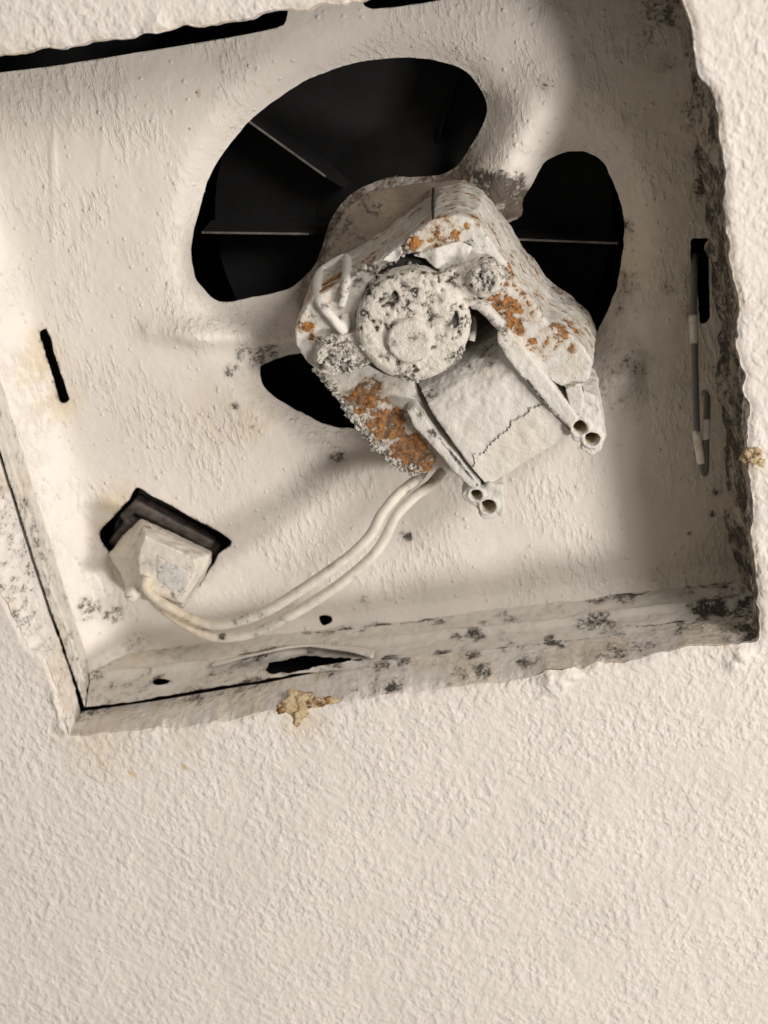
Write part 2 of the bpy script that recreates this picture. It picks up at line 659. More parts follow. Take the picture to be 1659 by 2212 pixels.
st, q, dist = sheet(-78, 248, -165, 226, .62, [hole_r])
n0 = len(st)
V = np.hstack([st, np.zeros((n0, 1))])
blob = fbm(V * [1, .72, 1], 3.4, 2, 21)
lump = spots(V, [(at('7', 1540, 530, 0)[:2], 4.5, 1), (at('7', 1510, 560, 0)[:2], 3, .8), (at('7', 740, 620, 0)[:2], 6, .9), (at('7', 800, 590, 0)[:2], 4, .9),
                 (at('5', 290, 1900, 0)[:2], 5, .7), (at('5', 320, 2040, 0)[:2], 4.5, .8), (at('8', 680, 140, 0)[:2], 4, .5)], 8)
edge_lift = .9 * np.exp(-dist / 2.2) * (.3 + .9 * np.clip(fbm(V, 9, 2, 33), -.5, 1))
V[:, 2] = .16 * blob + .16 * np.maximum(fbm(V, 2.2, 2, 25), 0) + .5 * fbm(V, 30, 2, 22) + edge_lift + 1.5 * lump * (1 + .5 * fbm(V, 2, 2, 9))
V[:, 2] -= 1.1 * np.exp(-(dist / 1.1) ** 2)
levels = [-.1, -1.2, -2.6, -4.2, -6.2, -8.5, -11, -13]
cen = np.array([105, 95])
WF, WB = -11.0, -42.0
b_front = np.array([at('F', x, y, WF) for x, y in ((186, 1528), (330, 1508), (520, 1476), (700, 1452), (900, 1430), (1150, 1406), (1400, 1380), (1560, 1362), (1645, 1350))])
nr = len(hole_r)
rim_v = np.interp(hole_r[:, 0], b_front[:, 0], b_front[:, 1]) + np.interp(hole_r[:, 0], [0, 60, 75, 95], [-2.4, -2.2, -1.0, .7])
dirn = cen - hole_r
dirn /= np.linalg.norm(dirn, axis=1)[:, None]
Vs, Fs = [V], [q]
off = n0
for li, lv in enumerate(levels):
    P = np.hstack([hole_r, np.full((nr, 1), lv)])
    nz = fbm(P, 4, 3, 61)
    fr = (li / (len(levels) - 1)) ** .8
    P[:, :2] -= dirn * (.25 + .9 * min(1, li) * np.clip(nz, -.25, .7))[:, None]
    low_e = (P[:, 1] < 14) & (P[:, 0] > -1.2) & (P[:, 0] < 206)
    P[low_e, 1] += fr * np.clip(rim_v[low_e] - P[low_e, 1], 0, 9)
    lft = (P[:, 0] < 8) & (P[:, 1] > 1)
    P[lft, 0] += fr * np.clip(-1.3 - P[lft, 0], 0, 12)
    Vs.append(P)
    if li:
        a = np.arange(nr)
        c = (a + 1) % nr
        Fs.append(np.stack([off - nr + a, off - nr + c, off + c, off + a], -1))
    off += nr
Vall = np.vstack(Vs)
Fall = np.vstack(Fs)
rim = np.zeros(len(Vall))
rim[n0:] = 1
grime_shade = np.zeros(len(Vall))
right = sstep(198, 204, Vall[:, 0])
left = sstep(14, 6, Vall[:, 0])
grime_shade[n0:] = (.45 + .3 * fbm(Vall[n0:], 12, 3, 71))
grime_shade[n0:] += .45 * right[n0:]
grime_shade = np.maximum(grime_shade, spots(Vall, [(at('5', 60, 1300, -3), 9, .62), (at('5', 120, 1500, -3), 7, .66), (at('5', 30, 1100, -3), 10, .6)], 12) * (Vall[:, 2] < .2))
soil_shade = np.zeros(len(Vall))
soil_shade[n0:] = .75 * right[n0:] * (.35 + 1.0 * fbm(Vall[n0:], 7, 3, 72)) * sstep(-.6, -3, Vall[n0:, 2])
low = (Vall[:, 1] < 9) & (np.arange(len(Vall)) >= n0)
grime_shade[low] *= .75
ledge = np.zeros(len(Vall))
ledge[n0:] = spots(Vall[n0:], marks_on(Vall[n0:], '6', MOULD6, 3.) + marks_on(Vall[n0:], '7', MOULD7, 3.), 53)
grime_shade = np.maximum(grime_shade, ledge * (Vall[:, 2] < -.8))
stain = spots(Vall, [(at('F', 230, 1610, 0), 14, .38), (at('F', 400, 1605, 0), 7, .3), (at('F', 285, 1672, 0), 1.6, .9), (at('F', 395, 1658, 0), 1.8, .9),
                     (at('F', 660, 1555, 0), 8, .5), (at('F', 1625, 1000, 0), 5, .5)], 14)
# a strip of yellowed paint along the cut edge
stain = np.maximum(stain, .35 * np.exp(-np.concatenate([dist, np.zeros(len(Vall) - n0)]) / 1.6) * (fbm(Vall, 15, 2, 77) > .05))
grime_shade = np.maximum(grime_shade, line_spot(Vall, [at('F', 0, 1628, 0), at('F', 30, 1622, 0), at('F', 60, 1612, 0), at('F', 110, 1606, 0)], .45, .7))
# outer field of the ceiling, one flat skirt joined to the textured sheet
x0, x1, y0, y1 = -78, 248, -165, 226
X0, X1, Y0, Y1 = -1400, 1600, -1500, 1500
k = len(Vall)
sk = np.array([(x0, y0), (x1, y0), (x1, y1), (x0, y1), (X0, Y0), (X1, Y0), (X1, Y1), (X0, Y1)], float)
Vall = np.vstack([Vall, np.hstack([sk, np.full((8, 1), -.05)])])
skirt = np.array([[k + 4, k + 5, k + 1, k], [k + 5, k + 6, k + 2, k + 1], [k + 6, k + 7, k + 3, k + 2], [k + 7, k + 4, k, k + 3]])
Fall = np.vstack([Fall, skirt])
pad = np.zeros(8)
ceiling = mk('ceiling', Vall, Fall, M_CEIL, None, (0, 0, 0),
             {'soil_shade': np.append(soil_shade, pad), 'grime_shade': np.append(grime_shade, pad), 'stain': np.append(stain, pad), 'rust': np.zeros(k + 8)})
tag(ceiling, 'cream painted textured ceiling around the ragged square cut-out', None, 'structure')

# ---------------------------------------------------------------- fan housing
housing = thing('fan_housing', (105, 95, -118), 'white painted metal fan housing sunk into the ceiling cut-out, mouldy along its sides', 'housing')


def box_faces(x0, x1, y0, y1, w0, w1):
    V = np.array([(x, y, w) for w in (w0, w1) for (x, y) in ((x0, y0), (x1, y0), (x1, y1), (x0, y1))], float)
    F = [[0, 1, 2, 3], [4, 7, 6, 5], [0, 4, 5, 1], [1, 5, 6, 2], [2, 6, 7, 3], [3, 7, 4, 0]]
    return V, F


# dark outer case: four sides and a back, open towards the room
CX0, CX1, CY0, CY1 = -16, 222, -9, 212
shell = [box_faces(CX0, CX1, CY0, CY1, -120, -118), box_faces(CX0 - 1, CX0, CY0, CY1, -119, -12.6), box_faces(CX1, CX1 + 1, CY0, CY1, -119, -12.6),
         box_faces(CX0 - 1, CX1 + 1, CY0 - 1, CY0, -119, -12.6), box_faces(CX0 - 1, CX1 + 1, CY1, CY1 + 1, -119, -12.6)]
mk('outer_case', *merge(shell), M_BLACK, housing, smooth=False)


def ruled(front, back, step, holes=(), seed=0, bumps=.35, bulge=0.):
    """surface between two measured edges; s runs along in mm, t = 0 front to depth at the back"""
    fr, bk = smooth_line(front, 6), smooth_line(back, 6)

    def param(P):
        d = np.r_[0, np.cumsum(np.linalg.norm(np.diff(P, axis=0), axis=1))]
        return d
    L = param(fr)[-1]
    Dp = np.linalg.norm(fr.mean(0) - bk.mean(0))

    def mapf(st):
        s, t = st[:, 0] / L, st[:, 1] / Dp
        A = np.stack([np.interp(s * param(fr)[-1], param(fr), fr[:, k]) for k in range(3)], -1)
        B = np.stack([np.interp(s * param(bk)[-1], param(bk), bk[:, k]) for k in range(3)], -1)
        return A + (B - A) * t[:, None]
    st, q, dist = sheet(0, L, 0, Dp, step, holes)
    V = mapf(st)
    return st, V, q, dist, L, Dp


def to_st(P, front, back):
    """(s,t) of a local point on a straight-ish ruled wall"""
    f0, f1 = np.asarray(front[0]), np.asarray(front[-1])
    L = np.linalg.norm(np.diff(smooth_line(front, 6), axis=0), axis=1).sum()
    Dp = np.linalg.norm(smooth_line(front, 6).mean(0) - smooth_line(back, 6).mean(0))
    return L, Dp


# lower side wall (long mouldy strip under the motor)
b_back = np.array([at('F', x, y, WB) for x, y in ((205, 1409), (400, 1389), (600, 1364), (820, 1340), (1090, 1308), (1340, 1275), (1490, 1257), (1590, 1246), (1640, 1240))])


def wall_hit(view, x, y, v0=1.0):
    """point on the lower wall (roughly the plane v = const) along a line of sight"""
    A, B = at(view, x, y, -5), at(view, x, y, -45)
    t = (v0 - A[1]) / (B[1] - A[1])
    return A + (B - A) * t


bw_v = float(np.r_[b_front[:, 1], b_back[:, 1]].mean())
uF0, uF1 = b_front[0, 0], b_front[-1, 0]


def wall_st(view, pts):
    """outline on the lower wall in its own (s,t)"""
    out = []
    Lw = np.linalg.norm(np.diff(smooth_line(b_front, 6), axis=0), axis=1).sum()
    Dw = np.linalg.norm(smooth_line(b_front, 6).mean(0) - smooth_line(b_back, 6).mean(0))
    for x, y in pts:
        lo, hi = 0., 1.
        # walk along the sight line until it meets the ruled surface
        best, bp = 1e9, None
        for w in np.linspace(-10, -44, 120):
            P = at(view, x, y, w)
            t = (w - WF) / (WB - WF)
            vv = np.interp(P[0], b_front[:, 0], b_front[:, 1]) * (1 - t) + np.interp(P[0], b_back[:, 0], b_back[:, 1]) * t
            if abs(P[1] - vv) < best:
                best, bp, bt = abs(P[1] - vv), P, t
        u0 = b_front[0, 0] * (1 - bt) + b_back[0, 0] * bt
        u1 = b_front[-1, 0] * (1 - bt) + b_back[-1, 0] * bt
        out.append(((bp[0] - u0) / (u1 - u0) * Lw, bt * Dw))
    return np.array(out)


h1 = smooth_poly(wall_st('6', [(360, 1060), (385, 1045), (420, 1045), (440, 1058), (410, 1072), (375, 1075)]), 3)
h2 = ragged(wall_st('6', [(880, 1005), (905, 972), (1000, 952), (1100, 940), (1180, 945), (1290, 950), (1350, 958), (1300, 966), (1190, 974), (1120, 988), (1090, 1008), (1020, 1020), (960, 1018), (915, 1030)]), 1.8, 1.0, .4, 9)
h3 = ragged(wall_st('6', [(1235, 800), (1280, 778), (1350, 765), (1415, 778), (1380, 790), (1300, 795), (1260, 808)]), 2, .4, .5, 8)
h4 = ragged(wall_st('7', [(345, 325), (400, 310), (445, 308), (445, 322), (380, 330)]), 2, .2, .4, 8)
h5 = ragged(wall_st('7', [(455, 308), (540, 300), (630, 290), (600, 303), (520, 318), (458, 320)]), 2, .3, .4, 8)
st, V, q, dist, L, Dp = ruled(b_front, b_back, .55, [h1, h2, h3, h4, h5])
V = V + np.array([0, 1, 0]) * (.55 * fbm(V, 9, 3, 41) + .28 * fbm(V, 2.6, 3, 42))[:, None]
V[:, 1] += 1.6 * sstep(8, 0, np.abs(st[:, 1] - Dp)) * 0 + .9 * np.exp(-dist / 1.5)
# shallow pressed fold that runs along the wall
V[:, 1] += 1.4 * sstep(3.5, 0, np.abs(st[:, 1] - Dp * .52 - 1.2 * fbm(V, 25, 2, 44)))


g = spots(V, marks_on(V, '6', MOULD6) + marks_on(V, '7', MOULD7), 51)
g = np.maximum(g * 1.05, .36 + .45 * fbm(V, 14, 3, 52))
g = np.maximum(g, .75 * np.exp(-dist / 1.2))
for ln, rad, st_ in (([(0, 390), (180, 375), (330, 330), (560, 303), (700, 288), (900, 270), (1120, 262), (1180, 228), (1320, 212), (1450, 190)], .75, 1.25),
                     ([(120, 545), (300, 525), (480, 500), (620, 480), (760, 468), (900, 450)], .6, .9), ([(1100, 400), (1200, 390), (1300, 378)], .7, 1.1)):
    pts = [p[0] for p in marks_on(V, '7', [(x, y, 1, 1) for x, y in ln], 14.)]
    if len(pts) > 1:
        g = np.maximum(g, line_spot(V, pts, rad, st_))
for ln in ([(500, 1130), (600, 1110), (720, 1085), (830, 1045), (900, 1030)], [(1060, 815), (1170, 815), (1260, 800), (1420, 778)], [(150, 900), (350, 882), (500, 868), (640, 850)]):
    pts = [p[0] for p in marks_on(V, '6', [(x, y, 1, 1) for x, y in ln], 14.)]
    if len(pts) > 1:
        g = np.maximum(g, line_spot(V, pts, .8, 1.05))
mk('side_wall', V, q, M_WALL, housing, attrs={'grime_shade': g, 'stain': spots(V, marks_on(V, '6', [(1060, 1110, 7, .9), (300, 890, 14, .35), (1100, 1050, 12, .4)]), 3), 'rust': 0 * g})
V_low, st_low = V, st

# torn lip of metal lifted off the lower wall
fl = wall_st('6', [(640, 992), (700, 985), (800, 965), (900, 950), (1000, 935), (1100, 925), (1200, 930), (1300, 940), (1390, 955)])
Lp = []
for k, (s, t) in enumerate(fl):
    base = V_low[np.argmin(np.hypot(*(st_low - (s, t)).T))]
    lift = 2.4 * math.sin(math.pi * (k + .6) / 9.2)
    Lp.append([base + (0, .3, -6.0), base + (0, .7 + lift * .25, -3.6), base + (0, .9 + lift * .65, -1.4), base + (0, 1.0 + lift, .2), base + (0, .7 + lift, .35)])
Lp = np.array(Lp)
Ln = np.array([smooth_line(Lp[:, j], 8) for j in range(5)]).transpose(1, 0, 2)
ns, nt_ = Ln.shape[:2]
Vf = Ln.reshape(-1, 3) + .25 * fbm(Ln.reshape(-1, 3), 3, 2, 55)[:, None] * [0, 1, 1]
ids = np.arange(ns * nt_).reshape(ns, nt_)
Ff = np.stack([ids[:-1, :-1], ids[1:, :-1], ids[1:, 1:], ids[:-1, 1:]], -1).reshape(-1, 4)
fo = mk('torn_lip', Vf, Ff, M_WALL, housing, attrs={'grime_shade': spots(Vf, [(V_low[np.argmin(np.hypot(*(st_low - wall_st('6', [(870, 910)])[0]).T))], 9, 1.)], 4)})
sm = fo.modifiers.new('thickness', 'SOLIDIFY')
sm.thickness = .0005

# ledge of plaster and sheet metal between the wall's front edge and the ceiling board (drywall side below the wall)
# left side wall
l_front = np.array([at('F', x, y, WF) for x, y in ((190, 1530), (147, 1484), (125, 1381), (71, 1216), (45, 1104), (0, 966), (-55, 780), (-120, 560), (-200, 300), (-250, 130))])
l_front[:, 0] = np.interp(l_front[:, 1], [-5, 20, 60, 100, 200], [1.5, .2, .3, .2, .2]) + .4 * np.sin(l_front[:, 1] * .7)
l_back = l_front.copy()
l_back[:, 0] = -3.6
l_back[:, 2] = -37
l_front[:, 1] = np.linspace(-.8, 205, 10)
l_back[:, 1] = np.linspace(1.0, 205, 10)
st, V, q, dist, L, Dp = ruled(l_front, l_back, .55)
V[:, 0] += .35 * fbm(V, 8, 3, 45) + .2 * fbm(V, 2.5, 2, 46) - .6 * sstep(2, 0, np.abs(st[:, 1] - 9 - 2 * fbm(V, 20, 2, 4)))
g = .5 + .3 * fbm(V, 10, 3, 47)
g = np.maximum(g, line_spot(V, [at('5', 90, 900, -25), at('5', 160, 1180, -25), at('5', 240, 1400, -25), at('5', 330, 1660, -25), at('5', 390, 1900, -25)], 3.0, .85))
g = np.maximum(g, .95 * sstep(3, .5, st[:, 1]))
mk('side_wall', V, q, M_WALL, housing, attrs={'grime_shade': g, 'stain': .3 * sstep(0, .6, fbm(V, 12, 2, 9)), 'rust': 0 * g})

# right side wall: crusted plaster and mould
r_front = np.array([(214.5 + .8 * math.sin(v * .11), v, -12.0) for v in np.linspace(-2, 205, 12)])
r_back = np.array([at('F', x, y, WB) for x, y in ((1618, 1300), (1592, 1254), (1583, 1199), (1575, 1060), (1573, 960), (1565, 881), (1563, 722), (1545, 550), (1532, 420), (1516, 353), (1511, 260), (1514, 193), (1500, 60), (1490, -60))])
r_back[:, 0] = np.clip(r_back[:, 0], 209, 213.5)
st, V, q, dist, L, Dp = ruled(r_front, r_back, .5)
cr = fbm(V, 7, 4, 48)
V[:, 0] -= 1.9 * np.clip(cr + .12, 0, 1) + .8 * np.clip(fbm(V, 2.4, 3, 49), 0, 1)
V[:, 0] -= 2.2 * sstep(9, 0, np.abs(st[:, 1] - Dp)) * np.clip(.4 + 1.3 * fbm(V, 9, 2, 50), 0, 1)
g = .95 + .6 * fbm(V, 9, 4, 43) - .3 * np.clip(cr, 0, 1)
mk('side_wall', V, q, M_ROUGH, housing, attrs={'soil_shade': .18 + .7 * fbm(V, 8, 3, 44), 'grime_shade': g, 'stain': .5 * sstep(0, .5, fbm(V, 16, 2, 19)), 'rust': 0 * g})

# upper side wall, mostly behind the board
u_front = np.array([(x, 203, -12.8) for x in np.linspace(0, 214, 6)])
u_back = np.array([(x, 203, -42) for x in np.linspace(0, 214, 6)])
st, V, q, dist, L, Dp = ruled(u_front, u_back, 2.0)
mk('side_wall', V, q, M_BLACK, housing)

# socket seen through the square opening
sk = [(560, 1040), (640, 940), (1075, 1165), (990, 1330), (900, 1480), (600, 1400), (520, 1230)]
rec_o = ats('5', sk, -50)
rec = merge([loft([rec_o + (0, 0, -14), rec_o]),
             prism('5', [(575, 1020), (650, 945), (1040, 1150), (1015, 1190), (650, 1010), (600, 1060)], -46.5, -52),
             prism('5', [(520, 1150), (600, 1050), (640, 1060), (560, 1190)], -46, -52)])
rv, rf, rn = solid([rec], .6, smooth=2)
mk('socket', rv + .15 * fbm(rv, 2, 3, 5)[:, None] * rn, rf, M_SOCKET, housing)

# ---------------------------------------------------------------- exhaust fan: plate, motor, wheel
fan = thing('exhaust_fan', (118, 118, -44), 'white painted exhaust fan plate with three openings and a rusty dust-caked motor', 'exhaust fan')

WP = -42.0
hL = ats('2', [(58, 1080), (65, 990), (95, 860), (140, 700), (190, 600), (260, 500), (370, 370), (500, 270), (620, 190), (760, 130), (900, 85), (1050, 62), (1190, 55),
               (1300, 62), (1420, 90), (1500, 130), (1550, 185), (1600, 270), (1612, 340), (1590, 410), (1540, 500), (1490, 580), (1440, 640), (1350, 680), (1240, 690),
               (1140, 690), (1050, 705), (960, 740), (880, 790), (810, 870), (770, 950), (740, 1040), (715, 1120), (680, 1180), (620, 1240), (560, 1280), (480, 1305),
               (380, 1325), (280, 1340), (210, 1338), (160, 1310), (110, 1250), (75, 1190)], WP - 2)[:, :2]
hR = ats('3', [(370, 960), (430, 935), (480, 915), (540, 905), (610, 910), (680, 945), (730, 1010), (775, 1100), (805, 1200), (832, 1330), (825, 1430), (810, 1560),
               (790, 1680), (740, 1820), (690, 1920), (630, 2010), (560, 2060), (460, 2080), (300, 1960), (120, 1720), (20, 1520), (50, 1390), (150, 1330), (225, 1290), (238, 1180), (300, 1080), (330, 1020)], WP - 2)[:, :2]
hB = ats('F', [(555, 812), (563, 800), (600, 790), (640, 780), (700, 785), (770, 820), (840, 870), (850, 920), (820, 940), (785, 943), (740, 938), (700, 930), (650, 906), (600, 876), (565, 846)], WP - 2)[:, :2]
hS1 = ats('5', [(190, 128), (218, 120), (240, 165), (255, 230), (333, 462), (318, 480), (292, 482), (262, 380), (225, 260), (195, 170)], -41)[:, :2]
hS2 = ats('3', [(1208, 1400), (1225, 1385), (1305, 1385), (1320, 1400), (1318, 1600), (1322, 1850), (1300, 1880), (1262, 1885), (1250, 1700), (1215, 1600)], WP)[:, :2]
hQ = ats('5', [(480, 1100), (500, 1070), (585, 985), (622, 945), (662, 882), (850, 985), (1060, 1100), (1122, 1140), (1118, 1165), (1060, 1205), (1035, 1250), (940, 1392), (880, 1450), (760, 1420), (640, 1340), (560, 1240), (522, 1190), (495, 1150)], WP)[:, :2]
hH = ats('6', [(1130, 750), (1150, 738), (1185, 742), (1198, 756), (1180, 770), (1150, 775)], WP)[:, :2]
top_edge = ats('8', [(-700, 395), (-300, 352), (0, 316), (200, 292), (420, 258), (600, 228), (800, 197), (1000, 163), (1130, 138), (1200, 122), (1238, 108), (1246, 85), (1252, 55), (1262, 20), (1300, -20), (1540, -40), (1572, 0), (1590, 30), (1620, 40), (1720, 32), (1850, 12), (1960, -10)], WP)[:, :2]
outline = np.vstack([top_edge, [(180, 188), (215, 188), (216, 100), (216, -1.5), (100, -.5), (-3.2, .5), (-3.6, 60), (-4.0, 120), (-4.0, 189)]])

openings = [ragged(smooth_poly(hL, 3), 3, .22, .6, 2), ragged(smooth_poly(hR, 3), 3, .4, .6, 3), ragged(smooth_poly(hB, 3), 3, .3, .6, 4)]
slots = [ragged(hS1, 2, .22, .4, 5), ragged(hS2, 2, .2, .4, 6), ragged(hQ, 2.5, .3, .4, 7), smooth_poly(hH, 3)]
st, q, dall = sheet(-5, 217, -3, 204, .52, openings + slots, outline)
P3 = np.hstack([st, np.zeros((len(st), 1))])
dop = np.full(len(st), 1e9)
for h in openings:
    d, _ = seg_dist(st, h)
    d[inside(st, h)] = 0
    dop = np.minimum(dop, d)
hub_c = at('F', 890, 560, WP)[:2]
rr = np.hypot(*(st - hub_c).T)
w = np.full(len(st), WP)
# dish: the ring of openings is sunk a little, with a rolled edge
w -= 5.5 * sstep(72, 50, rr)
w -= 4.6 * np.exp(-(dop / 4.4) ** 1.4)
# the left border rises to the housing, the lower left corner is rounded
w += 9.5 * sstep(15, -5, st[:, 0]) ** 1.5
w += 3.0 * sstep(5, -1, st[:, 1])
# pressed ribs on the spokes


def rib(a, b, wid, hgt):
    a, b = np.asarray(a)[:2], np.asarray(b)[:2]
    d, _ = seg_dist(st, np.array([a, b]), False)
    t = np.clip(((st - a) @ (b - a)) / ((b - a) @ (b - a)), 0, 1)
    return hgt * np.exp(-(d / wid) ** 2) * (.35 + .65 * sstep(-.05, .35, t))


w += rib(at('F', 1172, 190, WP), at('F', 1085, 400, WP), 8.2, 6.0)
w += rib(at('F', 330, 712, WP), at('F', 640, 735, WP), 4.0, 4.6)
w += rib(at('F', 1400, 820, WP), at('F', 1250, 830, WP), 9.0, 4.5)
w += rib(at('F', 1020, 1010, WP), at('F', 960, 850, WP), 9.0, 3.0)
w += .35 * fbm(P3, 22, 3, 81) + .13 * fbm(P3, 4, 3, 82) + .05 * fbm(P3, 1.6, 2, 83)
# runs of thick paint on the upper left
run = np.clip(fbm(P3 @ np.array([[1, .25, 0], [-.25, 1, 0], [0, 0, 1]]) * [1, .12, 1], 3.0, 2, 84) - .28, 0, 1)
w += 1.0 * run * sstep(75, 30, st[:, 0]) * sstep(120, 165, st[:, 1])
V = np.hstack([st, w[:, None]])


def F_(x, y, r, s):
    return (at('F', x, y, WP)[:2], r, s)


P2 = V[:, :2]
g = spots(V, [F_(565, 778, 8, .8), (at('F', 530, 770, WP)[:2], 5, .75), F_(497, 803, 3, .8), F_(600, 745, 6, .5), F_(1085, 415, 8, 1.3), F_(1110, 450, 7, 1.2), F_(1050, 395, 6, 1.1), F_(1040, 215, 3, .8),
              F_(1430, 25, 10, .75), F_(1400, 80, 12, .45), F_(1480, 120, 10, .55), F_(1505, 250, 9, .65), F_(1345, 790, 11, .52), F_(1330, 850, 9, .45), F_(880, 1160, 3, 1.), F_(870, 1155, 2, .9),  # pair on the lower right spoke paints its grey shading
              F_(730, 990, 2.2, 1.), F_(715, 990, 1.6, .8), F_(508, 878, 1.8, .8), F_(545, 925, 1.8, .8), F_(520, 915, 1.6, .7), F_(1490, 1153, 1.5, 1.), F_(785, 1295, 2.5, .8), F_(700, 1335, 1.5, .8), F_(1375, 905, 2.6, .45),
              F_(1540, 400, 7, 1.0), F_(1530, 330, 7, .95), F_(1555, 520, 5, .9), F_(1560, 800, 4, .9), F_(1545, 1060, 3, .6), F_(1540, 1110, 2, .9), F_(1570, 1115, 2.2, .9),
              F_(250, 1320, 5, .8), F_(205, 1300, 5, .9), F_(300, 1390, 6, .6), F_(445, 1240, 4, .6), F_(480, 1170, 2.5, 1.1), F_(225, 1150, 2.5, .8),
              F_(430, 215, .9, .6), F_(427, 200, 1.0, .9), F_(1175, 180, 3, .5), F_(1365, 500, 3, .8), F_(1360, 620, 5, .6), F_(1350, 680, 5, .6), F_(1340, 540, 4, .6), F_(1195, 180, 2, .7)], 91)
g = np.maximum(g, line_spot(V, [at('F', x, y, WP) for x, y in ((1000, 1312), (1090, 1306), (1200, 1292), (1290, 1281), (1340, 1280), (1400, 1268), (1500, 1258), (1600, 1245))], 1.1, .95))
g = np.maximum(g, line_spot(V, [at('F', x, y, WP) for x, y in ((560, 1365), (700, 1352), (820, 1340), (1000, 1320))], 1.4, .6))
g = np.maximum(g, .85 * sstep(3.2, .4, 213.5 - V[:, 0] + 2.2 * fbm(V, 6, 3, 92)))
g = np.maximum(g, .62 * sstep(34, 6, 213 - V[:, 0]) * sstep(-.1, .6, fbm(V, 20, 3, 93)))
g = np.maximum(g, .9 * np.exp(-np.minimum(*[seg_dist(st, h)[0] for h in (hS1, hQ)]) / .7))
g = np.maximum(g, .25 * sstep(60, 20, rr) + .35 * sstep(40, 25, rr))
stn = spots(V, [F_(95, 770, 9, .55), F_(130, 870, 8, .5), F_(85, 740, 6, .5), F_(255, 1085, 8, .6), F_(225, 1140, 6, .45), F_(540, 925, 9, .4), F_(575, 205, 1, .5), F_(480, 900, 16, .25), F_(1200, 500, 14, .3), F_(1370, 560, 18, .5)], 95)
stn = np.maximum(stn, .35 * sstep(44, 10, 213 - V[:, 0]))  # yellow-brown grows smoothly towards the right border
soil_shade = 1.5 * sstep(44, 34, rr) * (.75 + .6 * fbm(V, 8, 3, 97)) * sstep(-3.5, -6, w - WP)  # hub dirt, strengthened to put the motor's shade into the colour
soil_shade = np.maximum(soil_shade, .26 * sstep(26, 2, 213 - V[:, 0]) * (.6 + .8 * fbm(V, 14, 3, 98)))  # right side: dirt plus darkening painted in for its shade
soil_shade = np.maximum(soil_shade, spots(V, [F_(1090, 430, 8, .7), F_(1345, 800, 12, .35), F_(1345, 640, 8, .35)], 99))  # spoke dust; the lower right spoke also gets painted shading
mp = mk('mounting_plate', V, q, M_PLATE, fan, attrs={'soil_shade': soil_shade, 'grime_shade': g, 'stain': stn, 'rust': spots(V, [F_(427, 201, 1.2, .7), F_(410, 280, .7, .7)], 2)})
sm = mp.modifiers.new('thickness', 'SOLIDIFY')
sm.thickness = .0009
sm.offset = -1

# fan wheel behind the plate: black hub disc with thin radial fins
wc = at('F', 880, 508, -60)
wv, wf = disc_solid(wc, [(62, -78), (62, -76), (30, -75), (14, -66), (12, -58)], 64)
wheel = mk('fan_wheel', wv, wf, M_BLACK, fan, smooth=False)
for ang in (134, 169.5, 314, 348, 62, 242, 205, 25):
    a = math.radians(ang)
    u = np.array([math.cos(a), math.sin(a), 0])
    n = np.array([-u[1], u[0], 0]) * .32
    lift = 0 if ang in (134, 169.5, 314, 348) else -11
    pts = []
    for r, wt in ((23, -63 + lift), (30, -60 + lift), (63, -60 + lift), (63, -75), (23, -75)):
        pts.append(wc * [1, 1, 0] + u * r + np.array([0, 0, wt]))
    pts = np.array(pts)
    fin = mk('fin', *loft([pts - n, pts + n]), M_BLACK, wheel, smooth=False)
    fin.data.materials.append(M_FIN)
    if lift == 0:
        fin.data.polygons[1].material_index = 1  # paler edge painted only on the fins that catch light

# hub plate under the motor
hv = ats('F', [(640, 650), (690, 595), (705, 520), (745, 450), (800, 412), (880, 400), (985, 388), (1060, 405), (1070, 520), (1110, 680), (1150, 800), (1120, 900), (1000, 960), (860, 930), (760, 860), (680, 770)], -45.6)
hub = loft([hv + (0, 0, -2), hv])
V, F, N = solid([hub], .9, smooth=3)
mk('motor_mount', V + .3 * fbm(V, 5, 3, 7)[:, None] * N, F, M_HUB, fan, attrs={'grime_shade': .6 + .5 * fbm(V, 9, 3, 8), 'soil_shade': .25 + .7 * fbm(V, 10, 3, 18), 'stain': .25 * sstep(0, .5, fbm(V, 12, 2, 28))})

# ---- laminated core
CF, CBK = -11.0, -49.0
core_poly = [(190, 1000), (120, 945), (80, 865), (75, 800), (98, 738), (132, 682), (165, 640), (228, 612), (345, 547), (480, 458), (742, 262), (850, 238), (955, 268), (1080, 450),
             (1180, 600), (1290, 745), (1400, 812), (1480, 890), (1517, 960), (1500, 1040), (1400, 1092), (1250, 1000), (1130, 850), (1050, 785), (960, 690), (925, 545),
             (820, 482), (700, 425), (600, 428), (500, 492), (420, 600), (372, 720), (385, 850), (330, 960)]
arm_poly = [(210, 930), (170, 985), (260, 1100), (350, 1235), (440, 1345), (540, 1440), (650, 1505), (730, 1490), (800, 1380), (720, 1200), (640, 1040), (520, 900), (380, 860)]
V, F, N = solid([prism('1', core_poly, CF, CBK, .05), prism('1', arm_poly, -17.5, CBK)], .55, smooth=3)
lam = np.sin(V[:, 2] * 2 * math.pi / 1.6) * (np.abs(N[:, 2]) < .5)
flakes = fbm(V, 2.2, 3, 101)
armmask = spots(V, [(at('1', 420, 1130, -17.5)[:2], 7, 1), (at('1', 520, 1260, -17.5)[:2], 8, 1), (at('1', 620, 1390, -17.5)[:2], 8, 1), (at('1', 690, 1480, -17.5)[:2], 5, .8)], 13)
V2 = V + N * (.36 * flakes + .4 * fbm(V, 6, 2, 102) + .07 * lam + .5 * armmask * np.clip(fbm(V, 1.6, 3, 103), -.5, 1))[:, None]
R1 = lambda x, y, r, s, w=CF: (at('1', x, y, w), r, s)
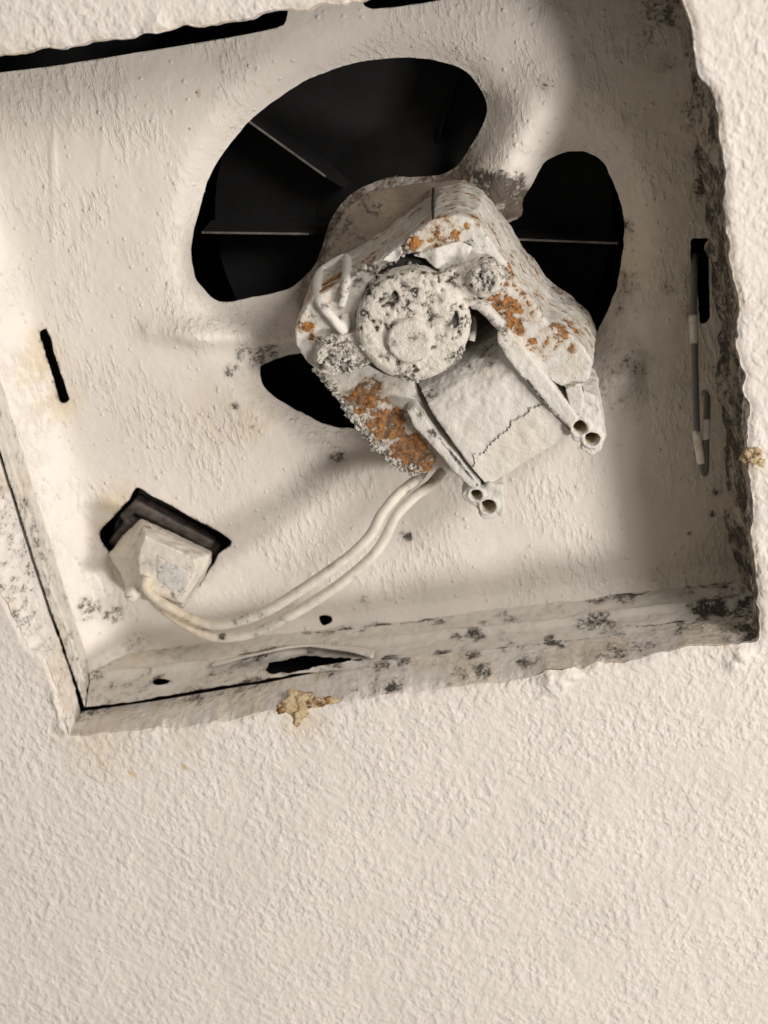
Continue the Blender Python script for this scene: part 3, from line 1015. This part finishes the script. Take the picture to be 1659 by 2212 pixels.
rust = spots(V, [R1(1090, 690, 5.2, 1.15), R1(1040, 640, 4, 1.1), R1(1130, 775, 4.0, 1.15), R1(1170, 640, 4, .75), R1(1250, 720, 5, .55), R1(1300, 850, 6, .5), R1(800, 300, 6, .6), R1(1080, 560, 3, .9), R1(1170, 560, 3.5, .8), R1(1060, 620, 3, .9), R1(1110, 520, 4, .8), R1(1220, 610, 3.5, .8), R1(1350, 790, 4, .85), R1(1380, 800, 2, .95),
                 R1(1225, 870, 2.4, .95), R1(1410, 890, 1.8, .8), R1(1405, 1075, 1.8, .95), R1(850, 330, 4, .95), R1(760, 365, 3, .9), R1(910, 295, 1.8, .95), R1(650, 385, 2.6, 1.1),
                 R1(820, 210, 2.5, .7, -28), R1(960, 260, 4, .75, -14), R1(650, 200, 3, .7, -28), R1(500, 330, 5, .7, -24), R1(390, 390, 5, .75, -24), R1(700, 260, 3, .7, -16), R1(270, 500, 5, 1.15, -22), R1(250, 620, 4, 1.25, -14), R1(250, 560, 5, 1.1, -20), R1(420, 400, 5, .9, -22), R1(560, 300, 4, .8, -22), R1(110, 620, 5, .9, -22), R1(720, 170, 3, .8, -30), R1(440, 480, 4, .8, -15),
                 R1(120, 640, 6, .7, -26), R1(130, 780, 3, 1.), R1(160, 830, 2.5, .9), R1(1150, 440, 4, .75, -20), R1(1300, 600, 5, .75, -20), R1(1450, 770, 5, .75, -20), R1(1050, 300, 4, .7, -20)], 105)
rust = np.maximum(rust, .6 * (np.abs(N[:, 2]) < .45) * sstep(-.05, .4, fbm(V * [1, 1, 2.6], 4.5, 4, 106)))
rust = np.maximum(rust, armmask * (1.3 + .7 * fbm(V, 5, 2, 108)))
g = spots(V, [R1(250, 560, 4, .6), R1(450, 500, 3, .8, -12), R1(550, 450, 3, .8, -12), R1(380, 560, 3, .85, -12), R1(260, 980, 8, .8), R1(330, 1150, 7, .9, -19), R1(420, 1300, 6, .95, -19), R1(520, 1400, 6, .9, -19), R1(640, 1480, 6, .8, -19), R1(370, 1180, 5, .9, -19),
              R1(920, 380, 3, .8), R1(1090, 760, 3.5, .9), R1(1040, 500, 5, .6), R1(600, 1300, 5, .5, -19), R1(1340, 825, 1.6, 1.), R1(1420, 660, 5, .6, -24), R1(620, 430, 4, 1.)], 107)
g = np.maximum(g, .3 + .3 * fbm(V, 6, 3, 109))
core = mk('motor_core', V2, F, M_MOTOR, fan, attrs={'soil_shade': armmask * (.5 + .9 * fbm(V, 3, 3, 110)) + .35 * sstep(-30, -46, V[:, 2]), 'grime_shade': g, 'rust': rust, 'stain': .25 * sstep(0, .5, fbm(V, 8, 2, 3))})  # core also turns browner towards its back

# split seam across the top of the core
sv, sf = tube(smooth_line([at('1', 744, 115, -44), at('1', 742, 190, -28), at('1', 746, 268, -11.2)], 6), .42, 8)
mk('seam', sv, sf, M_DARKMETAL, core)

# ---- rotor drum and caked bearing bracket
cc = at('1', 640, 785, -8)
rotor = disc_solid(cc + at('1', 640, 785, -14) - at('1', 640, 785, -14), [(17.3, -30), (17.3, -13.5), (16.6, -12.2)], 48)
rc = at('1', 618, 745, -14)
V, F, N = solid([disc_solid(rc, [(17.6, -36), (17.6, -14.5), (16.9, -13.2)], 48)], .6, smooth=2)
V += N * (.15 * np.sin(V[:, 2] * 4) + .15 * fbm(V, 3, 2, 9))[:, None]
mk('rotor_drum', V, F, M_DARKMETAL, fan)


def strap(a, b, ra, rb, w1, w0):
    a, b = np.asarray(a[:2]), np.asarray(b[:2])
    d = b - a
    ang = math.atan2(d[1], d[0])
    pts = [a + ra * np.array([math.cos(t), math.sin(t)]) for t in np.linspace(ang + math.pi / 2, ang + 3 * math.pi / 2, 9)]
    pts += [b + rb * np.array([math.cos(t), math.sin(t)]) for t in np.linspace(ang - math.pi / 2, ang + math.pi / 2, 9)]
    pts = np.array(pts)
    return loft([np.hstack([pts, np.full((len(pts), 1), w0)]), np.hstack([pts, np.full((len(pts), 1), w1)])])


cc = at('1', 640, 790, -4)
boss1, boss2 = at('1', 995, 555, -6), at('1', 265, 930, -7)
mid1, mid2 = at('1', 880, 620, -7), at('1', 420, 880, -8)
ctr = at('1', 628, 855, -2.5)
parts = [disc_solid(cc, [(14.9, -14), (15.6, -11), (15.5, -6.5), (14.8, -5.0), (13.2, -4.2)], 64),
         disc_solid(ctr, [(6.3, -6), (6.2, -3.0), (5.5, -2.5)], 40),
         strap(mid1, boss1, 4.2, 5.2, -6.5, -13), strap(mid2, boss2, 4.6, 5.8, -7.5, -19),
         disc_solid(boss1, [(4.6, -9), (4.4, -4.6), (3.4, -3.9)], 24), disc_solid(boss2 + (-1, 1, 0), [(4.0, -10), (3.6, -6.2), (2.8, -5.6)], 24),
         prism('1', [(700, 560), (790, 525), (900, 480), (960, 500), (960, 640), (880, 680), (780, 640)], -7.5, -12.5)]
V, F, N = solid(parts, .45, smooth=2)
dc = np.hypot(*(V[:, :2] - ctr[:2]).T)
front = np.clip(N[:, 2], 0, 1)
crust = fbm(V, 2.0, 4, 111, .6)
pit = np.clip(-fbm(V, 1.4, 2, 113) - .15, 0, 1)
upper = sstep(-.45, .15, fbm(V, 9, 2, 114) + .25 * (V[:, 1] - cc[1]) / 10)
bossy = np.maximum(sstep(8, 4, np.hypot(*(V[:, :2] - boss1[:2]).T)), sstep(9, 4, np.hypot(*(V[:, :2] - boss2[:2]).T)))
upper = np.maximum(upper, bossy)
amp = .2 + .55 * upper * (dc > 6.5) + .25 * bossy
V2 = V + N * (.75 * crust * amp - 2.2 * pit * upper * front * (dc > 6.3) + .25 * fbm(V, 6, 2, 112))[:, None]
g = .42 + .6 * sstep(.02, .16, pit) * upper * (dc > 5.8) + .5 * np.clip(fbm(V, 3.5, 3, 116), -.4, 1)  # pits coloured darker than the crust
g = np.maximum(g, spots(V, [(at('1', 270, 900, -7), 7, .85), (at('1', 330, 980, -9), 6, .85), (at('1', 200, 950, -9), 5, .9), (at('1', 990, 540, -5), 6, .8), (at('1', 870, 950, -8), 6, .8), (at('1', 400, 960, -9), 5, .8), (at('1', 860, 560, -8), 4, .85)], 117))
g *= 1 - .55 * sstep(7, 5, dc) * 0
g = np.maximum(g, .8 * sstep(.35, .1, np.abs(dc - 6.6) / 2.2) * .55)
bracket = mk('bearing_bracket', V2, F, M_CAP, fan, attrs={'grime_shade': g, 'rust': 0 * g, 'stain': .15 + 0 * g})
VB, NBk, gB = V2, N, g

# ---- coil, its end paper and bobbin flanges
cp = [(655, 1085), (1050, 868), (1105, 900), (1425, 1305), (1075, 1558), (985, 1560)]
c1 = ats('1', cp, -13)
A0, B0, C0, D0 = at('1', 655, 1085, -13), at('1', 1055, 868, -13), at('1', 1425, 1305, -13), at('1', 1010, 1562, -13)
rows = []
for t, dw in ((-.04, -20), (0, -9), (.05, -4.2), (.14, -1.2), (.28, .6), (.5, 1.4), (.75, 1.1), (.93, -.1), (.99, -1.4), (1.01, -4), (1.02, -20)):
    rows.append((A0 + (D0 - A0) * t + (0, 0, dw), B0 + (C0 - B0) * t + (0, 0, dw)))
left_r = np.array([r[0] for r in rows])
right_r = np.array([r[1] for r in rows])
V, F, N = solid([loft([left_r, right_r])], .5, smooth=2)
V2 = V + N * (.3 * fbm(V, 3, 3, 121) + .2 * fbm(V, 1.3, 2, 122) + .55 * fbm(V, 9, 2, 123))[:, None]
g = spots(V, [(at('1', 700, 1090, -13), 6, .8), (at('1', 800, 1030, -13), 5, .7), (at('1', 900, 950, -15), 7, .75), (at('1', 1000, 1050, -12), 3, .6), (at('1', 700, 1190, -13), 4, .6), (at('1', 1000, 900, -16), 7, .7)], 124)
coil = mk('coil', V2, F, M_COIL, fan, attrs={'grime_shade': g, 'stain': .2 * sstep(0, .6, fbm(V, 9, 2, 4)), 'rust': 0 * g})


def coil_pt(s, t, up):
    ts = [-.04, 0, .05, .14, .28, .5, .75, .93, .99, 1.01]
    dws = [-20, -9, -4.2, -1.2, .6, 1.4, 1.1, -.1, -1.4, -4]
    p = (A0 + (D0 - A0) * t) * (1 - s) + (B0 + (C0 - B0) * t) * s
    return p + np.array([0, 0, np.interp(t, ts, dws) + up])


# paper overlap with a torn zig-zag edge
ns, nt_ = 90, 40
gv = []
for i in range(ns):
    s = .01 + .985 * i / (ns - 1)
    t0 = .66 + .045 * math.sin(s * 5 + .8) + .03 * float(fbm(np.array([[s * 60, 3., 7.]]), 3.4, 3, 31)[0]) + .012 * random.uniform(-1, 1) + .10 * (s < .1) * (1 - s / .1) - .02 * s
    for j in range(nt_):
        t = t0 + (1.003 - t0) * j / (nt_ - 1)
        gv.append(coil_pt(s, t, .42 + .12 * math.exp(-j / 2.)))
gv = np.array(gv)
gv[:, 2] += .3 * fbm(gv, 3, 3, 121) + .55 * fbm(gv, 9, 2, 123)
ids = np.arange(ns * nt_).reshape(ns, nt_)
gf = np.stack([ids[:-1, :-1], ids[1:, :-1], ids[1:, 1:], ids[:-1, 1:]], -1).reshape(-1, 4)
ga = np.zeros((ns, nt_))
ga[:, 0] = .7 + .5 * RNG.uniform(-1, 1, ns)  # torn edge coloured darker
ga[:, 1] = .4
pw = mk('paper_wrap', gv, gf, M_PAPER, coil, attrs={'grime_shade': ga.ravel(), 'stain': spots(gv, [(gv[ns * nt_ // 2 + 20], 12, .15)], 4)})

fl1 = [(612, 1186), (650, 1168), (705, 1222), (765, 1310), (865, 1420), (980, 1556), (932, 1572), (850, 1490), (740, 1362), (650, 1270)]
fl2 = [(1050, 795), (1085, 770), (1160, 850), (1300, 1035), (1420, 1185), (1445, 1225), (1412, 1282), (1330, 1210), (1200, 1062), (1100, 935), (1058, 862)]
for nm, pl, w1, ln in (('bobbin_flange', fl1, -11.5, [(755, 1300), (860, 1430), (960, 1550)]), ('bobbin_flange', fl2, -9.0, [(1200, 1045), (1300, 1165), (1405, 1275)])):
    slot = tube([at('1', x, y, w1 + .2) for x, y in ln], .5, 8)
    V, F, N = solid([prism('1', pl, w1, -38)], .42, [slot], 2)
    V2 = V + N * (.35 * fbm(V, 3.5, 3, 131) + .16 * fbm(V, 1.2, 2, 132))[:, None]
    g = spots(V, [(at('1', 690, 1200, w1), 4, .8), (at('1', 740, 1300, w1), 3, .8), (at('1', 1060, 790, w1), 4, .9), (at('1', 1100, 850, w1), 4, .5), (at('1', 640, 1180, w1), 4, .6)], 133)
    g = np.maximum(g, line_spot(V, [at('1', x, y, w1) for x, y in ln], .7, 1.0))
    mk(nm, V2, F, M_MOTOR, fan, attrs={'grime_shade': g, 'rust': 0 * g, 'stain': .25 * sstep(0, .5, fbm(V, 5, 2, 3))})

# terminal blocks with paired tubes
for pl, hs, w1 in (([(1470, 1085), (1545, 1130), (1582, 1330), (1553, 1390), (1505, 1408), (1458, 1372), (1466, 1342), (1424, 1330), (1405, 1262), (1440, 1205)], [(1455, 1266, 36), (1512, 1322, 37)], -10),
                   ([(878, 1592), (930, 1545), (985, 1566), (1012, 1538), (1082, 1552), (1098, 1690), (1052, 1712), (990, 1722), (950, 1662), (900, 1622)], [(952, 1592, 31), (1012, 1648, 37)], -12)):
    cut = []
    for x, y, r in hs:
        p = at('1', x, y, w1)
        cut.append(disc_solid(p, [(r * .058, w1 - 14), (r * .058, w1 + 6)], 24))
    sol = [prism('1', pl, w1, -34)] + [disc_solid(at('1', x, y, w1), [(r * .079, w1 - 16), (r * .079, w1 + .8)], 24) for x, y, r in hs]
    V, F, N = solid(sol, .36, cut, 1)
    V2 = V + N * (.45 * fbm(V, 2.0, 3, 141) + .3 * fbm(V, 5, 2, 142))[:, None]
    inn = np.zeros(len(V))
    for x, y, r in hs:
        p = at('1', x, y, w1)
        inn = np.maximum(inn, (np.hypot(*(V[:, :2] - p[:2]).T) < r * .062) * sstep(w1 - .5, w1 - 2.5, V[:, 2]))
    mk('terminal_block', V2, F, M_MOTOR, fan, attrs={'grime_shade': .35 * inn + .2 * sstep(0, .4, fbm(V, 4, 2, 5)), 'stain': .9 * inn, 'rust': 0 * inn})

V, F, N = solid([prism('1', [(1385, 1085), (1400, 1075), (1458, 1068), (1472, 1110), (1462, 1200), (1442, 1236), (1405, 1180)], -9.5, -20)], .4, (), 2)
mk('plastic_tab', V, F, M_COIL, fan, attrs={'grime_shade': .35 + .2 * fbm(V, 4, 2, 3)})

# shading-coil wire loops
P = smooth_line([at('1', 318, 448, -40), at('1', 328, 462, -34), at('1', 326, 540, -14), at('1', 318, 600, -9.5), at('1', 300, 680, -9.5)], 10)
P2_ = smooth_line([at('1', 318, 446, -39), at('1', 255, 480, -39), at('1', 202, 520, -37), at('1', 186, 560, -25), at('1', 190, 640, -12), at('1', 215, 690, -9), at('1', 262, 745, -8.5), at('1', 308, 798, -9), at('1', 322, 770, -10), at('1', 318, 720, -11)], 10)
for pth, rad in ((P, 1.32), (P2_, 1.35)):
    V, F, N = solid([tube(pth, rad, 12)], .35, (), 1)
    V += N * (.1 * fbm(V, 2, 3, 5))[:, None]
    mk('shading_wire', V, F, M_MOTOR, core, attrs={'grime_shade': spots(V, [(at('1', 290, 630, -9), 3, .9), (at('1', 310, 590, -9), 3, .7), (at('1', 215, 680, -9), 2, .8)], 6), 'rust': 0 * V[:, 0]})
V, F, N = solid([tube(smooth_line([at('1', 940, 665, -10), at('1', 980, 680, -8.5), at('1', 1030, 730, -8.5), at('1', 1075, 775, -9.5)], 8), 1.7, 12)], .35, (), 1)
V += N * (.18 * fbm(V, 1.6, 3, 5))[:, None]
mk('shading_wire', V, F, M_MOTOR, core, attrs={'grime_shade': .55 + .3 * fbm(V, 3, 2, 5), 'rust': 0 * V[:, 0]})
# lead stub hanging in the gap beside the cap
V, F, N = solid([tube(smooth_line([at('1', 930, 740, -22), at('1', 935, 800, -18), at('1', 925, 850, -17)], 6), 1.3, 10)], .4, (), 1)
mk('lead_stub', V, F, M_MOTOR, core, attrs={'grime_shade': .55 + .3 * fbm(V, 3, 2, 5)})

# curled paint flakes above the cap
for k, (pl, w1) in enumerate((([(500, 455), (560, 405), (585, 385), (600, 420), (570, 470), (530, 475)], -9.5), ([(600, 400), (625, 350), (655, 345), (660, 400), (630, 420)], -8.8),
                              ([(640, 440), (700, 455), (760, 500), (800, 518), (830, 500), (900, 470), (935, 400), (870, 370), (760, 395), (690, 420)], -10.2),
                              ([(1400, 1075), (1440, 1055), (1490, 1055), (1480, 1070), (1430, 1085)], -9.8), ([(500, 1400), (590, 1330), (640, 1370), (560, 1450)], -17.2))[:4]):
    p = ats('1', pl, w1)
    c = p.mean(0)
    p[:, 2] += .9 * np.cos(np.arange(len(p)) * 2.1 + k)
    V, F, N = solid([loft([p + (0, 0, -.7), p])], .35, (), 1)
    V += N * (.15 * fbm(V, 2, 2, 4))[:, None]
    mk('paint_flake', V, F, M_MOTOR, core, attrs={'grime_shade': .3 + .4 * fbm(V, 2.5, 2, 7), 'rust': (.95 if k == 1 else 0) + 0 * V[:, 0]})

# caked dust: crumbs on the bracket, the core's lower arm and the spokes
ico = []
t = (1 + 5 ** .5) / 2
icoV = np.array([(-1, t, 0), (1, t, 0), (-1, -t, 0), (1, -t, 0), (0, -1, t), (0, 1, t), (0, -1, -t), (0, 1, -t), (t, 0, -1), (t, 0, 1), (-t, 0, -1), (-t, 0, 1)]) / 1.9
icoF = [(0, 11, 5), (0, 5, 1), (0, 1, 7), (0, 7, 10), (0, 10, 11), (1, 5, 9), (5, 11, 4), (11, 10, 2), (10, 7, 6), (7, 1, 8), (3, 9, 4), (3, 4, 2), (3, 2, 6), (3, 6, 8), (3, 8, 9), (4, 9, 5), (2, 4, 11), (6, 2, 10), (8, 6, 7), (9, 8, 1)]


def crumbs(pts, nrm, smin, smax):
    V, F = [], []
    for k, (p, n) in enumerate(zip(pts, nrm)):
        s = smin + (smax - smin) * RNG.random() ** 2.2
        v = icoV * s * RNG.uniform(.5, 1.35, (12, 1)) * RNG.uniform(.6, 1.4, (1, 3))
        v = v + p + n * s * .35
        V.append(v)
        F += [[i + 12 * k for i in f] for f in icoF]
    return np.vstack(V), F


def scatter(V, N, weight, n):
    pr = weight / weight.sum()
    i = RNG.choice(len(V), n, p=pr)
    return V[i] + RNG.normal(0, .15, (n, 3)), N[i]


cw = np.array(core.data.vertices[0].co)
Vc = np.empty(len(core.data.vertices) * 3)
core.data.vertices.foreach_get('co', Vc)
Vc = Vc.reshape(-1, 3) + ORIGIN[core]
Vc = np.stack([Vc[:, 0] * 1000, -Vc[:, 1] * 1000, (CEIL_Z - Vc[:, 2]) * 1000], -1)
Nc = np.empty(len(core.data.vertices) * 3)
core.data.vertices.foreach_get('normal', Nc)
Nc = Nc.reshape(-1, 3) * [1, -1, -1]
fringe = line_spot(Vc, [at('1', x, y, -20) for x, y in ((180, 990), (270, 1110), (350, 1235), (450, 1350), (560, 1450), (660, 1510))], 4.5, 1.)
fringe += .4 * line_spot(Vc, [at('1', x, y, -13) for x, y in ((350, 550), (430, 500), (520, 470), (600, 440))], 2.0, 1.)
p1, n1 = scatter(Vc, Nc, fringe + 1e-9, 1500)
p2, n2 = scatter(VB, NBk, np.clip(gB - .55, 0, 1) * (VB[:, 2] > -13) * (np.clip(fbm(VB, 5, 2, 2) + .1, 0, 1)) + .04 * spots(VB, [(boss2, 9, 1), (mid2, 6, .6), (at('1', 870, 950, -8), 5, .8), (boss1, 7, .7)], 3) + 1e-9, 420)
dv, df = crumbs(np.vstack([p1, p2]), np.vstack([n1, n2]), .15, .8)
dust = mk('dust', dv, df, M_DUST, core, smooth=False)
tag(dust, None, None, 'stuff')

# ---------------------------------------------------------------- power cord and plug
cord = thing('power_cord', at('5', 780, 1250, -42), 'cream two-wire power cord looping from the motor to a white moulded plug', 'power cord')
wA = [(1640, 40, -36), (1590, 105, -30), (1500, 180, -24), (1430, 265, -20), (1375, 365, -18), (1280, 460, -16), (1150, 555, -14.5), (1030, 635, -14), (900, 715, -14), (770, 765, -15), (660, 785, -16.5), (560, 765, -18), (450, 712, -19), (365, 655, -20), (325, 605, -21), (335, 560, -22)]
wB = [(1700, 60, -36), (1650, 118, -31), (1570, 180, -25), (1490, 262, -21), (1435, 370, -19), (1375, 455, -17), (1250, 565, -15.5), (1120, 655, -15), (980, 740, -15), (840, 805, -16), (720, 832, -17.5), (610, 825, -19), (500, 772, -20.5), (410, 708, -21.5), (350, 650, -22.5), (345, 590, -23)]
for pth in (wA, wB):
    P = smooth_line([at('6', p[0] + (7 if pth is wB else -2), p[1] + (7 if pth is wB else -2), p[2]) for p in pth], 12)
    rad = 1.62 + .12 * fbm(P, 5, 2, 6)
    V, F = tube(P, rad, 18)
    g = spots(V, [(at('6', 680, 835, -17), 2.2, 1.1), (at('6', 600, 800, -17), 4, .55), (at('6', 1340, 410, -18), 1.5, .9), (at('6', 1270, 570, -16), 1.2, .9), (at('6', 1560, 150, -26), 3, .7), (at('6', 370, 650, -20), 5, .4), (at('6', 1620, 90, -30), 5, .7)], 8)
    V = V + .16 * fbm(V, 2.2, 3, 12)[:, None]
    g = np.maximum(g, .38 + .5 * fbm(V, 7, 3, 13))
    mk('wire', V, F, M_CORD, cord, attrs={'grime_shade': g, 'stain': spots(V, [(at('6', 500, 750, -18), 14, .6), (at('6', 350, 640, -20), 7, .6)], 3), 'rust': 0 * g})
back = ats('5', [(528, 1206), (600, 1110), (682, 1036), (850, 1110), (1026, 1194), (1022, 1250), (960, 1360), (885, 1466), (740, 1430), (622, 1400), (580, 1300)], -41)
midr = ats('5', [(560, 1215), (625, 1130), (690, 1052), (860, 1130), (1015, 1210), (1008, 1262), (950, 1370), (885, 1470), (745, 1435), (628, 1408), (590, 1310)], -33)
frnt = ats('5', [(668, 1225), (680, 1170), (702, 1118), (830, 1175), (945, 1230), (948, 1270), (915, 1360), (880, 1440), (780, 1415), (690, 1392), (675, 1310)], -22)
V, F, N = solid([loft([back, midr, frnt]), disc_solid(at('5', 650, 1385, -26), [(2.6, -36), (2.6, -24), (1.8, -22)], 16)], .5, (), 2)
V2 = V + N * (.5 * fbm(V, 4.5, 3, 151) + .15 * fbm(V, 1.5, 2, 152))[:, None]
pc = lambda x, y, w=-24: at('5', x, y, w)
g = spots(V, [(pc(800, 1280), 4, .5), (pc(860, 1370), 5, .55), (pc(780, 1390), 4, .6), (pc(900, 1420), 3, .5), (pc(640, 1300, -28), 5, .35), (pc(1000, 1260, -34), 3, .4)], 153)
g = np.maximum(g, .35 + .45 * fbm(V, 5, 3, 154))
mk('plug', V2, F, M_CORD, cord, attrs={'grime_shade': g, 'stain': spots(V, [(pc(720, 1320), 3, .7), (pc(870, 1330), 2, .5)], 4), 'rust': 0 * g})
# worn bluish patch on the plug face, its moulded print no longer readable
p = ats('5', [(762, 1210), (800, 1228), (860, 1262), (920, 1300), (905, 1370), (880, 1400), (830, 1385), (765, 1345), (755, 1280)], -21.75)
V, F, N = solid([loft([p + (0, 0, -1.0), p])], .3, (), 1)
mk('worn_print', V + N * (.12 * fbm(V, 1.2, 2, 5))[:, None], F, M_PRINT, cord, attrs={'grime_shade': .45 + .5 * fbm(V, 2.0, 3, 9)})

# ---------------------------------------------------------------- spring wire
clip_path = [(598, -130, -45), (599, -60, -40), (598, 0, -37), (596, 200, -31), (602, 400, -27), (606, 560, -24), (614, 830, -20), (630, 950, -18), (645, 1030, -17), (655, 1056, -16.8), (661, 1030, -17), (662, 960, -18), (664, 820, -21), (668, 720, -24), (668, 640, -28), (655, 618, -33)]
P = smooth_line([at('4', *p) for p in clip_path], 14)
f = np.linspace(0, 1, len(P))
s = np.r_[0, np.cumsum(np.linalg.norm(np.diff(P, axis=0), axis=1))]


def near(y, w, x):
    return s[np.argmin(np.linalg.norm(P - at('4', x, y, w), axis=1))]


bands = [(near(200, -31, 597), near(345, -28, 600)), (near(835, -20, 614), near(1000, -17.5, 640)), (near(870, -20, 663), near(770, -23, 666))]
pm = np.zeros(len(P))
for a, b in bands:
    a, b = min(a, b), max(a, b)
    pm = np.maximum(pm, sstep(a - .6, a + .2, s) * sstep(b + .6, b - .2, s))
V, F = tube(P, .98 + .22 * pm, 14)
gr = np.repeat(pm, 14) * 1.3
clip = mk('spring_wire', V, F, M_STEEL, None, at('4', 598, -60, -42), {'grime_shade': gr, 'rust': spots(V, [(at('4', 625, 900, -18), 2.2, .7)], 4), 'stain': 0 * gr})
tag(clip, 'bent grey spring wire with white paint patches hanging from the slot by the crusted side', 'spring wire')

# ---------------------------------------------------------------- lumps of dried foam and fibre on the cut edge


def lumpy(name, label, cat, spheres, seed, attrs=None, amp=.8):
    parts = []
    for p, r in spheres:
        parts.append(disc_solid(p, [(r * .35, p[2] - r), (r * .8, p[2] - r * .6), (r, p[2]), (r * .8, p[2] + r * .6), (r * .35, p[2] + r)], 16))
    V, F, N = solid(parts, .4, (), 2)
    V2 = V + N * (1.5 * amp * fbm(V, 1.9, 4, seed, .65) + .8 * amp * fbm(V, 4, 2, seed + 5))[:, None]
    V2 = V2 * [1, 1, .45] + [0, 0, .55 * V[:, 2].mean() - .1]
    return V, V2, F, N


E_ = [(at('6', 1000, 1170, -0.9), 3.0), (at('6', 1055, 1130, -2.4), 3.2), (at('6', 1040, 1205, 0.4), 2.4), (at('6', 1030, 1245, 0.9), 1.7), (at('6', 1105, 1155, -0.9), 2.2), (at('6', 960, 1185, -0.1), 2.0), (at('6', 1060, 1180, -0.1), 2.4), (at('6', 1020, 1105, -2.9), 2.2)]
E_ += [(at('6', 985, 1150, -1.2), 2.0), (at('6', 1090, 1110, -2.5), 1.8), (at('6', 1075, 1215, .2), 1.2)]
E_ += [(at('6', 1120 + 14 * k, 1152 - 2 * k, -0.1), 1.5 - .1 * k) for k in range(8)]
V, V2, F, N = lumpy('foam', '', '', E_, 161)
o = mk('foam_lump', V2, F, M_GLUE, None, at('6', 1040, 1180, 0), {'rust': .6 + .8 * fbm(V, 3.5, 3, 4), 'grime_shade': .45 + .4 * fbm(V, 2, 2, 5), 'stain': .5 + .5 * fbm(V, 4, 2, 8)})
tag(o, 'ochre brown lump of dried foam stuck to the lower cut edge of the ceiling', 'foam lump')
E_ = [(at('4', 905, 950, 0), 1.7), (at('4', 940, 940, .3), 1.4), (at('4', 930, 975, .2), 1.2), (at('4', 960, 1005, .2), .7), (at('4', 885, 960, -1.5), 1.6)]
V, V2, F, N = lumpy('tuft', '', '', E_, 171, amp=1.3)
o = mk('fibre_tuft', V2, F, M_GLUE, None, at('4', 925, 960, 0), {'rust': .45 + .5 * fbm(V, 2, 3, 4), 'grime_shade': .55 + .4 * fbm(V, 2, 2, 5), 'stain': .5 + 0 * V[:, 0]})
tag(o, 'small yellow-brown fibre tuft on the crusted side edge of the ceiling near the spring wire', 'fibre tuft')
